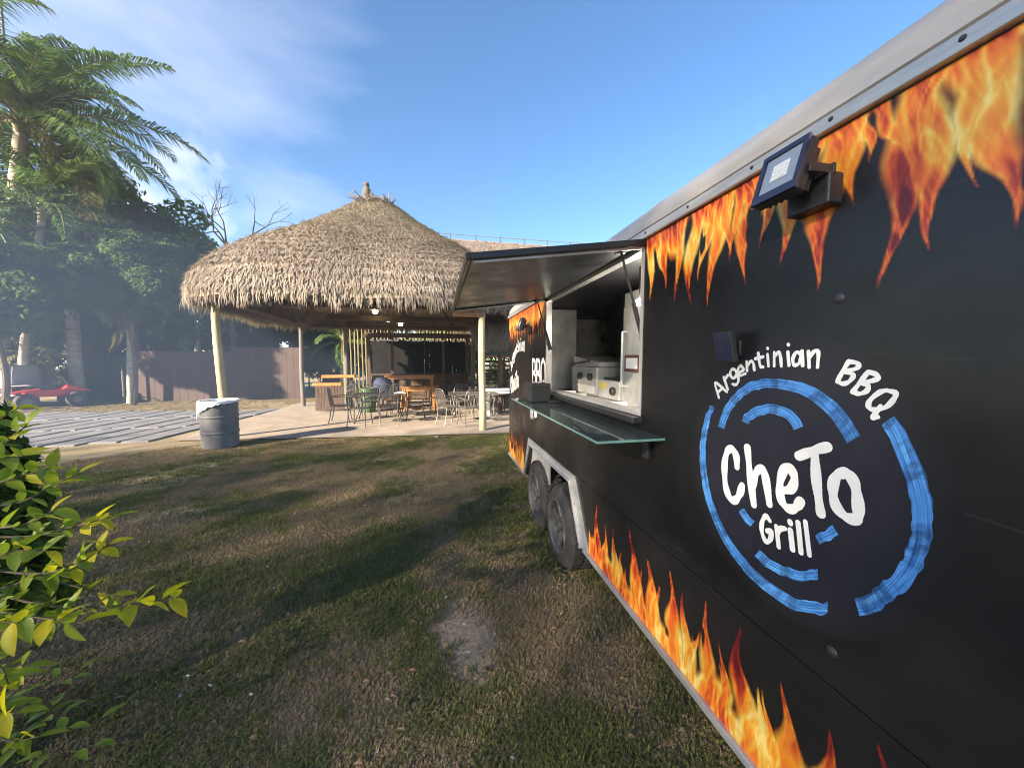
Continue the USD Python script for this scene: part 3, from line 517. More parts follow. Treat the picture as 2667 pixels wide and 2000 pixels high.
ARCS = [[(1.094, 1.491, 1.072, 1.489), (1.124, 1.412, 1.097, 1.413), (1.134, 1.311, 1.105, 1.318), (1.12, 1.208, 1.09, 1.222), (1.084, 1.123, 1.056, 1.142), (1.02, 1.042, 0.994, 1.067), (0.956, 0.996, 0.932, 1.026), (0.884, 0.969, 0.864, 1.003), (0.809, 0.963, 0.794, 1.0), (0.741, 0.974, 0.735, 1.01), (0.676, 1.013, 0.674, 1.046)], [(0.591, 1.511, 0.57, 1.533), (0.574, 1.481, 0.549, 1.503), (0.558, 1.442, 0.531, 1.464), (0.543, 1.4, 0.514, 1.422), (0.533, 1.356, 0.502, 1.374), (0.529, 1.311, 0.498, 1.324), (0.532, 1.269, 0.501, 1.271), (0.545, 1.219, 0.516, 1.21), (0.571, 1.161, 0.546, 1.143), (0.599, 1.115, 0.58, 1.088), (0.619, 1.093, 0.607, 1.059)], [(1.028, 1.42, 1.055, 1.423), (1.003, 1.478, 1.03, 1.487), (0.959, 1.531, 0.981, 1.549), (0.905, 1.561, 0.916, 1.587), (0.849, 1.57, 0.85, 1.597), (0.793, 1.565, 0.787, 1.594), (0.747, 1.549, 0.733, 1.578), (0.704, 1.519, 0.683, 1.548), (0.676, 1.487, 0.651, 1.512), (0.655, 1.455, 0.63, 1.478)], [(0.929, 1.452, 0.954, 1.457), (0.921, 1.468, 0.943, 1.485), (0.888, 1.486, 0.899, 1.513), (0.853, 1.497, 0.851, 1.525), (0.813, 1.491, 0.8, 1.516), (0.79, 1.472, 0.769, 1.492), (0.785, 1.461, 0.76, 1.476)], [(0.887, 1.048, 0.871, 1.077), (0.841, 1.038, 0.827, 1.068), (0.787, 1.045, 0.779, 1.076), (0.743, 1.06, 0.742, 1.09), (0.701, 1.088, 0.704, 1.116)], [(0.953, 1.162, 0.933, 1.182), (0.928, 1.141, 0.91, 1.163), (0.906, 1.135, 0.891, 1.158)], [(0.702, 1.182, 0.714, 1.198), (0.679, 1.207, 0.692, 1.225), (0.661, 1.227, 0.676, 1.245)]]

def lettering(name, strokes, width, depth=0.0006, dy=0, dz=0, sc=1.0, m='white_print'):
    shapes = []
    for s in strokes:
        p = np.array(s, float) * sc + (dy, dz)
        p = catmull(p, 6) if len(p) > 2 else p
        # round brush, a little uneven
        w = width / 2 * sc * (0.93 + 0.14 * np.sin(np.arange(len(p)) * 0.7 + p[0, 0] * 50))
        shapes.append(unary_union([LineString(p[k:k + 2]).buffer(w[k]) for k in range(len(p) - 1)]))
    tp(name, MB().prism_x(unary_union(shapes).simplify(0.0004), X0 - depth, X0 - 0.0003), m)
lettering('lettering', CHETO, 0.0255)
lettering('lettering', GRILL, 0.0150)
lettering('lettering', ARGENTINIAN, 0.0098)
lettering('lettering', BBQ, 0.0108)
# the same words again on the panel beyond the window
def place(strokes, y0, z0, sc):
    a = np.vstack([np.array(s) for s in strokes]); my, mz = a[:, 0].max(), a[:, 1].min()
    return dict(dy=y0 - my * sc, dz=z0 - mz * sc, sc=sc)
flat_bbq = [[(0.0, .28), (0, .14), (0, 0)], [(0, .28), (-.09, .26), (-.09, .17), (0, .15)], [(0, .15), (-.11, .12), (-.11, .02), (0, 0)]]
flat_q = [[(-.06, .28), (0, .22), (0, .06), (-.06, 0), (-.12, .06), (-.12, .22), (-.06, .28)], [(-.07, .08), (-.14, -.03)]]
for k, g in enumerate((flat_bbq, flat_bbq, flat_q)):
    lettering('lettering', g, 0.036, dy=3.52 - 0.155 * k, dz=1.38)
lettering('lettering', CHETO, 0.030, **place(CHETO, 4.62, 1.24, 1.15))
lettering('lettering', GRILL, 0.020, **place(GRILL, 3.6, 1.06, 1.7))
lettering('lettering', ARGENTINIAN, 0.013, **place(ARGENTINIAN, 4.62, 1.52, 2.2))
dr = np.linspace(0, 1, 10); da = np.linspace(0, 2 * np.pi, 49)[:-1]
DV = np.array([(X0 - 0.00025, 0.815 + 0.36 * r * math.cos(a), 1.325 + 0.40 * r * math.sin(a)) for r in dr for a in da]) - ORG
DF = np.array([[i * 48 + j, i * 48 + (j + 1) % 48, (i + 1) * 48 + (j + 1) % 48, (i + 1) * 48 + j] for i in range(9) for j in range(48)])
dm = obj('emblem_ground', trimesh.Trimesh(DV, np.vstack([DF[:, [0, 1, 2]], DF[:, [0, 2, 3]]]), process=False), 'vinyl_print', trailer)
k_ = np.repeat(np.clip((1 - dr) / 0.25, 0, 1), 48)[:, None]
UsdGeom.PrimvarsAPI(dm).CreatePrimvar('ink', Sdf.ValueTypeNames.Color3fArray, 'vertex').Set(Vt.Vec3fArray.FromNumpy((np.array([0.0125, 0.0122, 0.0145]) * (1 - k_) + np.array([0.019, 0.0195, 0.030]) * k_).astype(np.float32)))
for arc in ARCS:
    a = np.array(arc); A, B = catmull(a[:, :2], 7), catmull(a[:, 2:], 7)
    L = np.r_[0, np.cumsum(np.linalg.norm(np.diff((A + B) / 2, axis=0), axis=1))]
    tt = np.linspace(0, 1, 7); n = len(A)
    ed = 0.006 * (meshkit.noise(np.stack([L * 60, L * 0, L * 0 + a[0, 0] * 9], 1)) - 0.5)
    Pm = A[:, None] * (1 - tt[None, :, None]) + B[:, None] * tt[None, :, None] + ed[:, None, None] * np.where((tt < 0.1) | (tt > 0.9), 1, 0)[None, :, None]
    V = np.concatenate([np.full((n, 7, 1), X0 - 0.0005), Pm], -1).reshape(-1, 3) - ORG
    uv = np.stack(np.broadcast_arrays(L[:, None], np.linspace(0, 1, 7)[None] * np.linalg.norm(A - B, axis=1)[:, None] * 8 + a[0, 1] * 3), -1).reshape(-1, 2)
    i, j = np.meshgrid(np.arange(n - 1), np.arange(6), indexing='ij')
    q = np.stack([i * 7 + j, i * 7 + j + 1, (i + 1) * 7 + j + 1, (i + 1) * 7 + j], -1).reshape(-1, 4)
    f = np.vstack([q[:, [0, 1, 2]], q[:, [0, 2, 3]]])
    if np.cross(V[f[0, 1]] - V[f[0, 0]], V[f[0, 2]] - V[f[0, 0]])[0] > 0: f = f[:, ::-1]
    uv[:, 0] *= 6
    obj('brush_stroke', trimesh.Trimesh(V, f, process=False), 'brush_blue', trailer, uv=uv)

# ------------------------------------------------------------------ lamps and boxes screwed to the side
def flood(yc, zc, sc, label):
    tilt = 17
    def F(t): t = t.copy(); t.apply_scale(sc); t.apply_transform(rotm(0, tilt, 0)); t.apply_translation((X0 - 0.105 * sc, yc, zc)); return t
    o = tp('flood_light', F(rb((0.030, 0.135, 0.150), 0.006)), 'black_plastic', label=label)
    tp('bezel', F(MB().span((-0.024, -0.068, -0.075), (-0.0155, 0.068, -0.050)).span((-0.024, -0.068, 0.060), (-0.0155, 0.068, 0.075)).span((-0.024, -0.068, -0.05), (-0.0155, -0.055, 0.06)).span((-0.024, 0.055, -0.05), (-0.0155, 0.068, 0.06)).mesh()), 'solar_cell', o)
    tp('lens', F(rb((0.004, 0.108, 0.108), 0.0015, (-0.0175, 0, 0.005))), 'lens', o)
    tp('led_plate', F(rb((0.002, 0.05, 0.05), 0.0008, (-0.0205, 0.0, 0.005))), 'white_plastic', o)
    for iy in range(4):
        for iz in range(4): tp('led_chip', F(rb((0.002, 0.0075, 0.0075), 0.0006, (-0.0222, -0.0165 + 0.011 * iy, -0.0115 + 0.011 * iz))), 'paper', o)
    fins = MB()
    for k in range(7): fins.box((0.024, -0.054 + 0.018 * k, 0), (0.022, 0.004, 0.12))
    tp('heat_sink', F(fins.mesh()), 'black_plastic', o)
    br = MB()
    for s in (-1, 1):
        br.add(rb((0.075, 0.006, 0.022), 0.002, (X0 - 0.07 * sc, yc + s * 0.074 * sc, zc - 0.012)))
    br.add(rb((0.008, 0.16 * sc, 0.03), 0.002, (X0 - 0.034 * sc, yc, zc - 0.012)))
    tp('bracket', br, 'black_plastic', o)
    tp('wall_box', rb((0.05 * sc, 0.12 * sc, 0.085 * sc), 0.006, (X0 - 0.025 * sc, yc - 0.02 * sc, zc - 0.060 * sc)), 'black_plastic', o)
flood(0.765, 2.112, 0.88, None)
flood(3.62, 2.02, 0.9, None)
sp = tp('sensor_box', rb((0.02, 0.075, 0.098), 0.004, (0, 0, 0)).apply_transform(rotm(0, -12, 0)).apply_translation((X0 - 0.045, 0.985, 1.694)), 'black_plastic')
tp('solar_cell', rb((0.003, 0.066, 0.088), 0.001, (-0.0105, 0, 0)).apply_transform(rotm(0, -12, 0)).apply_translation((X0 - 0.045, 0.985, 1.694)), 'solar_cell', sp)
tp('mount', MB().bar((X0 - 0.04, 0.985, 1.69), (X0, 0.985, 1.69), 0.012, n=10).add(rb((0.01, 0.04, 0.05), 0.003, (X0 - 0.004, 0.985, 1.69))), 'black_plastic', sp)

# ------------------------------------------------------------------ things inside and on the trailer
def wthing(name, label, cat, loc, rotz=0, group=None): return thing(name, label, cat, loc, rotz, group)
t = wthing('fryer', 'stainless fryer with sloped hood and two black knobs on the counter', 'fryer', (1.56, 3.16, 1.335))
def knob(p, r=0.028): return MB().lathe([(0, 0.03), (r * 0.8, 0.03), (r, 0.022), (r, 0)], n=20).m[0].apply_transform(rotm(0, -90, 0)).apply_translation(p)
obj('body', MB().add(rb((0.42, 0.58, 0.25), 0.008, (0, 0, 0.13))), 'stainless', t)
obj('hood', MB().prism_x(Polygon([(-0.29, 0.26), (0.29, 0.26), (0.29, 0.36), (-0.29, 0.30)]), -0.19, 0.2), 'stainless', t)
obj('basket_handle', MB().bar((-0.24, -0.20, 0.315), (-0.24, 0.16, 0.285), 0.009), 'black_plastic', t)
for y in (-0.17, 0.06): obj('knob', knob((-0.21, y, 0.17), 0.032), 'black_plastic', t)
obj('front_plate', rb((0.004, 0.5, 0.07), 0.0015, (-0.2125, 0, 0.055)), 'white_plastic', t)
t = wthing('griddle', 'low stainless griddle with one black knob beside the fryer', 'griddle', (1.56, 2.66, 1.335))
obj('body', MB().add(rb((0.42, 0.36, 0.15), 0.008, (0, 0, 0.08))), 'stainless', t)
obj('hot_plate', MB().add(rb((0.36, 0.32, 0.02), 0.004, (0.01, 0, 0.165))), 'iron', t)
obj('knob', knob((-0.21, -0.10, 0.075), 0.032), 'black_plastic', t)
obj('sticker', rb((0.002, 0.13, 0.05), 0.0008, (-0.2115, 0.09, 0.11)), 'liquid_yellow', t)
t = wthing('steel_cabinet', 'tall stainless cabinet at the near end of the serving window', 'cabinet', (1.62, 2.28, 0.46))
obj('body', MB().add(rb((0.5, 0.40, 1.68), 0.008, (0.01, 0, 0.85))), 'stainless', t)
for z in (0.45, 1.22): obj('door', rb((0.012, 0.37, 0.72), 0.004, (-0.247, 0, z)), 'stainless', t)
obj('handle', MB().bar((-0.285, 0.14, 1.0), (-0.285, 0.14, 1.4), 0.008).bar((-0.285, 0.14, 1.0), (-0.25, 0.14, 1.0), 0.007).bar((-0.285, 0.14, 1.4), (-0.25, 0.14, 1.4), 0.007), 'stainless', t)
t = wthing('notice_card', 'small framed white notice with dark red border in serving window', 'notice', (1.352, 2.30, 1.57))
obj('frame', MB().add(rb((0.014, 0.20, 0.12), 0.003, (0, 0, 0.06))), 'sticker_red', t)
obj('card', rb((0.003, 0.15, 0.075), 0.001, (-0.0085, 0, 0.06)), 'paper', t)
t = wthing('payment_terminal', 'black card terminal box at far end of the glass shelf', 'payment terminal', (0.79, 2.80, 1.3205))
obj('body', MB().add(rb((0.17, 0.24, 0.15), 0.012, (0, 0, 0.075))), 'black_plastic', t)
obj('screen', rb((0.10, 0.15, 0.004), 0.001, (0, 0, 0.1515)), 'solar_cell', t)
obj('foot', MB().add(rb((0.10, 0.1, 0.02), 0.003, (0.10, -0.14, 0.012))), 'black_plastic', t)
for k, (y, z_, label) in enumerate([(2.05, 0.0, 'white paper tray near the middle of the inner counter'), (2.95, 0.0, 'white paper tray in front of the fryer')]):
    t = wthing('paper_tray', label, 'paper tray', (1.17, y, 1.336))
    obj('tray', MB().prism_x(Polygon([(-0.1, 0.0), (0.1, 0.0), (0.13, 0.04), (0.124, 0.04), (0.097, 0.006), (-0.097, 0.006), (-0.124, 0.04), (-0.13, 0.04)]), -0.07, 0.07), 'paper', t)
t = wthing('bulb_lamp', 'small round white bulb in the serving window, glow added to light the kitchen', 'lamp', (1.2, 1.98, 2.0))
obj('globe', trimesh.creation.icosphere(2, 0.022), 'bulb_lit', t, smooth=True)
obj('cord', MB().bar((0, 0, 0.02), (0, 0, 0.212), 0.004), 'black_plastic', t)

# ------------------------------------------------------------------ thatched huts
def strand_mesh(P, D, N, L, Wd):
    """thin thatch strands: tapered 2-triangle-pair blades from P along D, facing N"""
    n = len(P); side = np.cross(D, N); side /= np.linalg.norm(side, axis=1, keepdims=True) + 1e-9
    Pm = P + D * (L * 0.55)[:, None] + N * rng.uniform(0.0, 0.035, n)[:, None]
    Pe = P + D * L[:, None] + N * rng.uniform(-0.03, 0.05, n)[:, None]
    w = (side * Wd[:, None]) / 2
    V = np.stack([P - w, P + w, Pm + w * 0.9, Pm - w * 0.9, Pe], 1).reshape(-1, 3)
    b = np.arange(n)[:, None] * 5
    F = np.concatenate([b + [[0, 1, 2]], b + [[0, 2, 3]], b + [[3, 2, 4]]], 0)
    return trimesh.Trimesh(V, F, process=False)

HC, HA, HB = np.array([-1.62, 11.05]), 3.72, 3.38           # hut centre, half width, half depth at the eaves
PR = np.array([(0.0, 0.004, 6.14), (0.03, 0.03, 6.10), (0.12, 0.135, 5.92), (0.3, 0.33, 5.38), (0.5, 0.54, 4.82), (0.7, 0.755, 4.25), (0.85, 0.91, 3.78), (0.93, 0.978, 3.46), (0.97, 1.0, 3.20), (1.0, 1.005, 2.90)])
def superr(th, p=3.8):
    c, s = np.abs(np.cos(th)), np.abs(np.sin(th))
    return (c ** p + s ** p) ** (-1 / p)
def hut_pt(th, v):
    r = np.interp(v, PR[:, 0], PR[:, 1]) * (superr(th) * np.clip((v - 0.1) * 2, 0, 1) + 1 - np.clip((v - 0.1) * 2, 0, 1))
    z = np.interp(v, PR[:, 0], PR[:, 2])
    lump = 0.10 * (meshkit.fbm(np.stack([np.cos(th) * 3 + 5, np.sin(th) * 3 + 5, v * 4], -1), 3) - 0.5)
    rid = np.where(np.interp(v, PR[:, 0], PR[:, 1]) < 0.3, 0.0, 0)
    return np.stack([HC[0] + (HA + lump) * r * np.cos(th) + 0.22 * np.clip(1 - r * 2, 0, 1) * np.tanh(4 * np.cos(th)), HC[1] + (HB + lump) * r * np.sin(th), z + lump], -1)
hut = thing('thatched_hut', 'large open hut with shaggy palm thatch roof on wooden posts', 'hut', (HC[0], HC[1], 0.03))
HO = np.array([HC[0], HC[1], 0.03])
def hp(name, mesh, m, parent=None, **k):
    t = (mesh.mesh() if isinstance(mesh, MB) else mesh).copy(); t.apply_translation(-HO)
    return obj(name, t, m, parent if parent is not None else hut, **k)
th = np.linspace(0, 2 * np.pi, 97)[:-1]; vv = np.linspace(0, 1, 26)
T_, V_ = np.meshgrid(th, vv, indexing='ij')
G_ = hut_pt(T_, V_)
def closed_shell(G, thick):
    n, m = G.shape[:2]
    inn = G.copy(); c = np.array([HC[0], HC[1]])
    inn[..., 2] -= thick * (1 - 0.9 * (np.arange(m) / (m - 1)) ** 6); inn[..., :2] = c + (inn[..., :2] - c) * (1 - 0.035)
    V = np.vstack([G.reshape(-1, 3), inn.reshape(-1, 3)]); F = []
    i, j = np.meshgrid(np.arange(n), np.arange(m - 1), indexing='ij'); i2 = (i + 1) % n
    q = np.stack([i * m + j, i * m + j + 1, i2 * m + j + 1, i2 * m + j], -1).reshape(-1, 4)
    k = n * m
    e = np.arange(n); e2 = (e + 1) % n
    rim = np.stack([e * m + m - 1, k + e * m + m - 1, k + e2 * m + m - 1, e2 * m + m - 1], -1)
    top = np.stack([e * m, e2 * m, k + e2 * m, k + e * m], -1)
    q = np.vstack([q, q[:, ::-1] + k, rim, top])
    return trimesh.Trimesh(V, np.vstack([q[:, [0, 1, 2]], q[:, [0, 2, 3]]]), process=False)
roof_ = hp('thatch_roof', closed_shell(G_, 0.26), 'thatch_base')
N_S = 150000
v_ = np.sqrt(rng.uniform(0.0, 1.0, N_S)) * 0.985; th_ = rng.uniform(0, 2 * np.pi, N_S)
# courses: strands bunch into overlapping layers
v_ = np.clip(v_ + 0.010 * np.sin(v_ * 150 + 2.2 * meshkit.noise(np.stack([th_ * 6, v_ * 5, 0 * v_], 1))), 0.003, 0.985)
P_ = hut_pt(th_, v_); Pd = hut_pt(th_, np.minimum(v_ + 0.02, 1.0)); Ps = hut_pt(th_ + 0.01, v_)
D_ = Pd - P_; D_ /= np.linalg.norm(D_, axis=1, keepdims=True); S_ = Ps - P_
Nn = np.cross(S_, D_); Nn /= np.linalg.norm(Nn, axis=1, keepdims=True)
Nn = np.where(((P_ - [HC[0], HC[1], 3]) * Nn).sum(1, keepdims=True) < 0, -Nn, Nn)
D_ = D_ + rng.normal(0, 0.22, D_.shape) + Nn * rng.uniform(0.05, 0.34, (N_S, 1)) + np.array([0, 0, -0.18]); D_ /= np.linalg.norm(D_, axis=1, keepdims=True)
hp('thatch_strands', strand_mesh(P_ + Nn * rng.uniform(-0.01, 0.04, (N_S, 1)), D_, Nn, rng.uniform(0.05, 0.20, N_S) * (0.7 + 0.8 * meshkit.noise(P_ * 1.4)), rng.uniform(0.008, 0.028, N_S)), 'thatch', roof_, kind='stuff')
# the hanging fringe
N_F = 32000
th_ = rng.uniform(0, 2 * np.pi, N_F); v_ = rng.uniform(0.93, 1.0, N_F)
P_ = hut_pt(th_, v_); out = np.stack([np.cos(th_), np.sin(th_), 0 * th_], 1)
P_ = P_ - out * rng.uniform(-0.05, 0.24, (N_F, 1))
D_ = np.array([0, 0, -1.0]) + rng.normal(0, 0.09, (N_F, 3)) + out * 0.05; D_ /= np.linalg.norm(D_, axis=1, keepdims=True)
clump = 0.45 + 1.1 * meshkit.noise(np.stack([th_ * 21, 0 * th_, 0 * th_ + 2], 1)) * meshkit.noise(np.stack([th_ * 55, 0 * th_ + 4, 0 * th_], 1)) * 1.6
hp('thatch_fringe', strand_mesh(P_, D_, out, np.clip(rng.uniform(0.14, 0.30, N_F) * (0.5 + 0.5 * clump), 0.05, 0.36), rng.uniform(0.009, 0.027, N_F)), 'thatch', roof_, kind='stuff')
# finial post and loose fronds at the peak
bf = thing('bird_figure', 'grey upright bird shaped figure perched on the thatch peak', 'figurine', (-1.88, 10.95, 6.14))
obj('body', MB().lathe([(0, 0), (0.075, 0.01), (0.095, 0.08), (0.105, 0.18), (0.095, 0.28), (0.07, 0.34), (0.075, 0.37)], n=18), 'bird_grey', bf, smooth=50)
obj('head', MB().add(trimesh.creation.icosphere(2, 0.082).apply_scale((1, 0.95, 0.9)).apply_translation((0, -0.01, 0.415))), 'bird_grey', bf, smooth=True)
for s_ in (-1, 1):
    obj('ear', MB().bar((0.05 * s_, 0, 0.46), (0.068 * s_, 0, 0.525), 0.02, 0.004, 6), 'bird_grey', bf)
    obj('wing', MB().add(trimesh.creation.icosphere(2, 1).apply_scale((0.035, 0.075, 0.15)).apply_translation((0.09 * s_, 0.015, 0.19))), 'bird_dark', bf, smooth=True)
obj('beak', MB().bar((0, -0.085, 0.41), (0, -0.125, 0.395), 0.018, 0.003, 6), 'bird_dark', bf)
obj('perch', MB().bar((0, 0, -0.25), (0, 0, 0.01), 0.05, n=10), 'post_wood', bf)
kn = MB()
for k in range(90):
    a, s = rng.uniform(0, 6.28), rng.uniform(0.15, 0.5)
    p = np.array([-1.62 + rng.uniform(-0.42, 0.42), 11.0 + rng.uniform(-0.25, 0.25), 6.0 + rng.uniform(0, 0.12)])
    kn.tube([p, p + (s * 0.6 * math.cos(a), s * 0.6 * math.sin(a), rng.uniform(0.02, 0.2)), p + (s * math.cos(a), s * math.sin(a), rng.uniform(-0.15, 0.16))], [0.018, 0.016, 0.004], 4)
hp('ridge_cap', kn, 'thatch', roof_)
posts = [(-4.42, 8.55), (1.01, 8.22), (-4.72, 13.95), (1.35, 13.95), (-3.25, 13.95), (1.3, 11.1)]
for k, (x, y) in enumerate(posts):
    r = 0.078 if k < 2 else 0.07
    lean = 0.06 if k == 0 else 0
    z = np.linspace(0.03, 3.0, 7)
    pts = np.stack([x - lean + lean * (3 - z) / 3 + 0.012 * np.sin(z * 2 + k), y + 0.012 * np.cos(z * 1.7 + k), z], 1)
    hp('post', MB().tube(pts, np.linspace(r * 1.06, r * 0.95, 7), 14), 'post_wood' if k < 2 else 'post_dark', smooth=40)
for (a, b) in (((-4.8, 8.5, 2.86), (1.3, 8.2, 2.86)), ((-4.9, 13.95, 2.86), (1.5, 13.95, 2.86)), ((-4.6, 8.3, 2.98), (-4.8, 14.2, 2.98)), ((1.15, 8.0, 2.98), (1.3, 14.2, 2.98))):
    hp('beam', MB().bar(a, b, 0.07, n=10), 'dark_wood')
for k in range(14):
    th0 = k * 2 * np.pi / 14 + 0.1
    p, q = hut_pt(np.array(th0), np.array(0.05)) - (0, 0, 0.36), hut_pt(np.array(th0), np.array(0.95)) - (0, 0, 0.42)
    hp('rafter', MB().bar(p, q, 0.045, n=7), 'dark_wood')
hp('tie_beam', MB().add(rb((0.75, 0.09, 0.16), 0.01, (0.72, 8.22, 2.72))), 'varnished_wood')
hp('crossbeam', MB().add(rb((3.9, 0.1, 0.14), 0.01, (-0.9, 10.4, 2.80))), 'dark_wood')

# second, lower hut to the right: ridge parallel to the front
h2 = thing('thatched_hut', 'lower thatched hut with long straight ridge rail, behind the trailer', 'hut', (6.5, 14.0, 0.03))
H2 = np.array([6.5, 14.0, 0.03])
def h2p(name, mesh, m, parent=None, **k):
    t = (mesh.mesh() if isinstance(mesh, MB) else mesh).copy(); t.apply_translation(-H2)
    return obj(name, t, m, parent if parent is not None else h2, **k)
xa, xb = 1.15, 12.0
P2 = [(10.35, 2.25), (10.42, 2.7), (10.8, 3.2), (14.0, 6.22), (17.2, 3.2), (17.58, 2.7), (17.6, 2.25), (17.3, 2.4), (14.0, 5.9), (10.7, 2.4)]
base2 = MB().prism_x(Polygon(P2), xa, xb).mesh()
slant = lambda z: 1.9 * np.clip((z - 2.25) / 3.95, 0, 1)
bv = np.array(base2.vertices); bv[:, 0] = np.where(bv[:, 0] < xa + 0.01, bv[:, 0] - slant(bv[:, 2]), bv[:, 0]); base2 = trimesh.Trimesh(bv, base2.faces, process=False)
rf2 = h2p('thatch_roof', base2, 'thatch_base')
n2 = 32000
f2 = np.array([(10.36, 2.35), (10.42, 2.7), (10.8, 3.2), (14.0, 6.25)]); Ls = np.r_[0, np.cumsum(np.linalg.norm(np.diff(f2, axis=0), axis=1))]
u = rng.uniform(0, Ls[-1], n2); y2 = np.interp(u, Ls, f2[:, 0]); z2 = np.interp(u, Ls, f2[:, 1]); x0_ = xa - slant(z2); x2 = x0_ + (xb - x0_) * rng.uniform(0, 1, n2) ** 1.6
P_ = np.stack([x2, y2, z2], 1); du = np.interp(u - 0.05, Ls, f2[:, 0]) - y2, np.interp(u - 0.05, Ls, f2[:, 1]) - z2
D_ = np.stack([0 * u, *du], 1) + [0, 0, -1e-4]; D_ /= np.linalg.norm(D_, axis=1, keepdims=True)
Nn = np.stack([0 * u, D_[:, 2], -D_[:, 1]], 1); Nn = np.where(Nn[:, 1:2] > 0, -Nn, Nn)
D_ = D_ + rng.normal(0, 0.13, D_.shape) + Nn * 0.08 + [0, 0, -0.12]; D_ /= np.linalg.norm(D_, axis=1, keepdims=True)
h2p('thatch_strands', strand_mesh(P_ + Nn * 0.02, D_, Nn, rng.uniform(0.15, 0.36, n2), rng.uniform(0.016, 0.045, n2)), 'thatch', rf2, kind='stuff')
n3 = 6000
P_ = np.stack([xa + (xb - xa) * rng.uniform(0, 1, n3) ** 1.6, rng.uniform(10.35, 10.7, n3), rng.uniform(2.25, 2.5, n3)], 1)
D_ = np.array([0, 0, -1.0]) + rng.normal(0, 0.08, (n3, 3)); D_ /= np.linalg.norm(D_, axis=1, keepdims=True)
h2p('thatch_fringe', strand_mesh(P_, D_, np.tile([0, -1.0, 0], (n3, 1)), rng.uniform(0.1, 0.42, n3), rng.uniform(0.014, 0.04, n3)), 'thatch', rf2, kind='stuff')
h2p('ridge_rail', MB().bar((xa - 0.9, 13.95, 6.40), (xb, 13.95, 6.40), 0.013, n=8), 'post_dark')
for x in np.arange(xa - 0.6, xb, 0.95): h2p('rail_peg', MB().bar((x, 13.95, 6.15), (x, 13.95, 6.43), 0.018, n=6), 'dark_wood', rf2)
for x in (1.9, 5.2, 8.5, 11.5):
    for y in (10.9, 17.0): h2p('post', MB().bar((x, y, 0.03), (x, y, 2.6), 0.08, n=12), 'dark_wood')

# ------------------------------------------------------------------ bar and furniture under the roof
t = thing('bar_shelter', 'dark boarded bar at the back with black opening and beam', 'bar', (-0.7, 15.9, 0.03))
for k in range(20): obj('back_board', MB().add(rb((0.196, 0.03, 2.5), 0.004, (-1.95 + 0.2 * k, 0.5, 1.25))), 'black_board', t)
obj('roof_beam', MB().add(rb((4.3, 0.14, 0.16), 0.01, (-0.02, -0.6, 2.63))), 'dark_wood', t)
obj('roof_board', MB().span((-2.1, -0.6, 2.712), (2.05, 0.6, 2.75)), 'dark_wood', t)
for x in (-2.0, -1.1, 0.95, 1.95): obj('post', MB().add(rb((0.11, 0.11, 2.55), 0.008, (x, -0.6, 1.275))), 'dark_wood', t)
for k in range(9): obj('front_board', MB().add(rb((0.42, 0.03, 1.0), 0.004, (-1.72 + 0.43 * k, -0.5, 0.52))), 'dark_wood', t)
obj('counter', MB().add(rb((3.9, 0.5, 0.05), 0.01, (0, -0.62, 1.06))), 'dark_wood', t)
for k in range(17):
    x = -1.85 + 0.23 * k
    if k in (5, 9, 13): continue
    t = thing('pennant', 'small white tag hanging in the row under the bar beam', 'tag', (-0.7 + x, 15.2, 2.47), group='white tags under the bar beam')
    obj('flag', rb((rng.uniform(0.12, 0.2), 0.006, rng.uniform(0.07, 0.11)), 0.002, (0, 0, 0.0)), 'paper', t)
    obj('string', MB().bar((0, 0, 0.03), (0, 0, 0.10), 0.003, n=4), 'iron', t)

def screen(name, label, x0, x1, y, h, step, m, w=0.06, cat='fence', posts_every=12):
    t = thing(name, label, cat, ((x0 + x1) / 2, y, 0)); n = int((x1 - x0) / step)
    for k in range(n):
        x = x0 - (x0 + x1) / 2 + step * (k + 0.5)
        obj('slat', MB().bar((x + rng.uniform(-.01, .01), 0, 0.02), (x + rng.uniform(-.03, .03), 0, h + rng.uniform(-.12, .1)), w / 2, n=7), m, t)
    for z in (0.5, h * 0.72): obj('rail', MB().add(rb((x1 - x0, 0.05, 0.07), 0.006, (0, 0.06, z))), 'dark_wood', t)
    return t
screen('bamboo_screen', 'sunlit bamboo pole screen standing behind the bar', -4.1, 2.0, 16.9, 3.15, 0.155, 'bamboo', 0.07)

def wood_table(name, label, loc, rotz, L, W, H, m='varnished_wood', slats=6, group=None):
    t = thing(name, label, 'table', loc, rotz, group)
    for k in range(slats):
        w = W / slats
        obj('plank', rb((L, w - 0.008, 0.04), 0.005, (0, -W / 2 + w * (k + 0.5), H - 0.02)), m, t)
    obj('apron', MB().span((-L / 2 + 0.06, -W / 2 + 0.05, H - 0.13), (L / 2 - 0.06, -W / 2 + 0.075, H - 0.041)).span((-L / 2 + 0.06, W / 2 - 0.075, H - 0.13), (L / 2 - 0.06, W / 2 - 0.05, H - 0.041)), m, t)
    for sx in (-1, 1):
        for sy in (-1, 1): obj('leg', rb((0.075, 0.075, H - 0.045), 0.006, (sx * (L / 2 - 0.09), sy * (W / 2 - 0.10), (H - 0.045) / 2)), m, t)
    return t
wood_table('bar_table', 'tall varnished bar table standing in front of the black bar', (-1.0, 13.6, 0.03), 4, 1.75, 0.65, 1.08)
wood_table('wooden_table', 'varnished wooden table with stout legs left of the pale metal chairs', (-0.55, 12.3, 0.03), -8, 1.1, 0.75, 0.76)
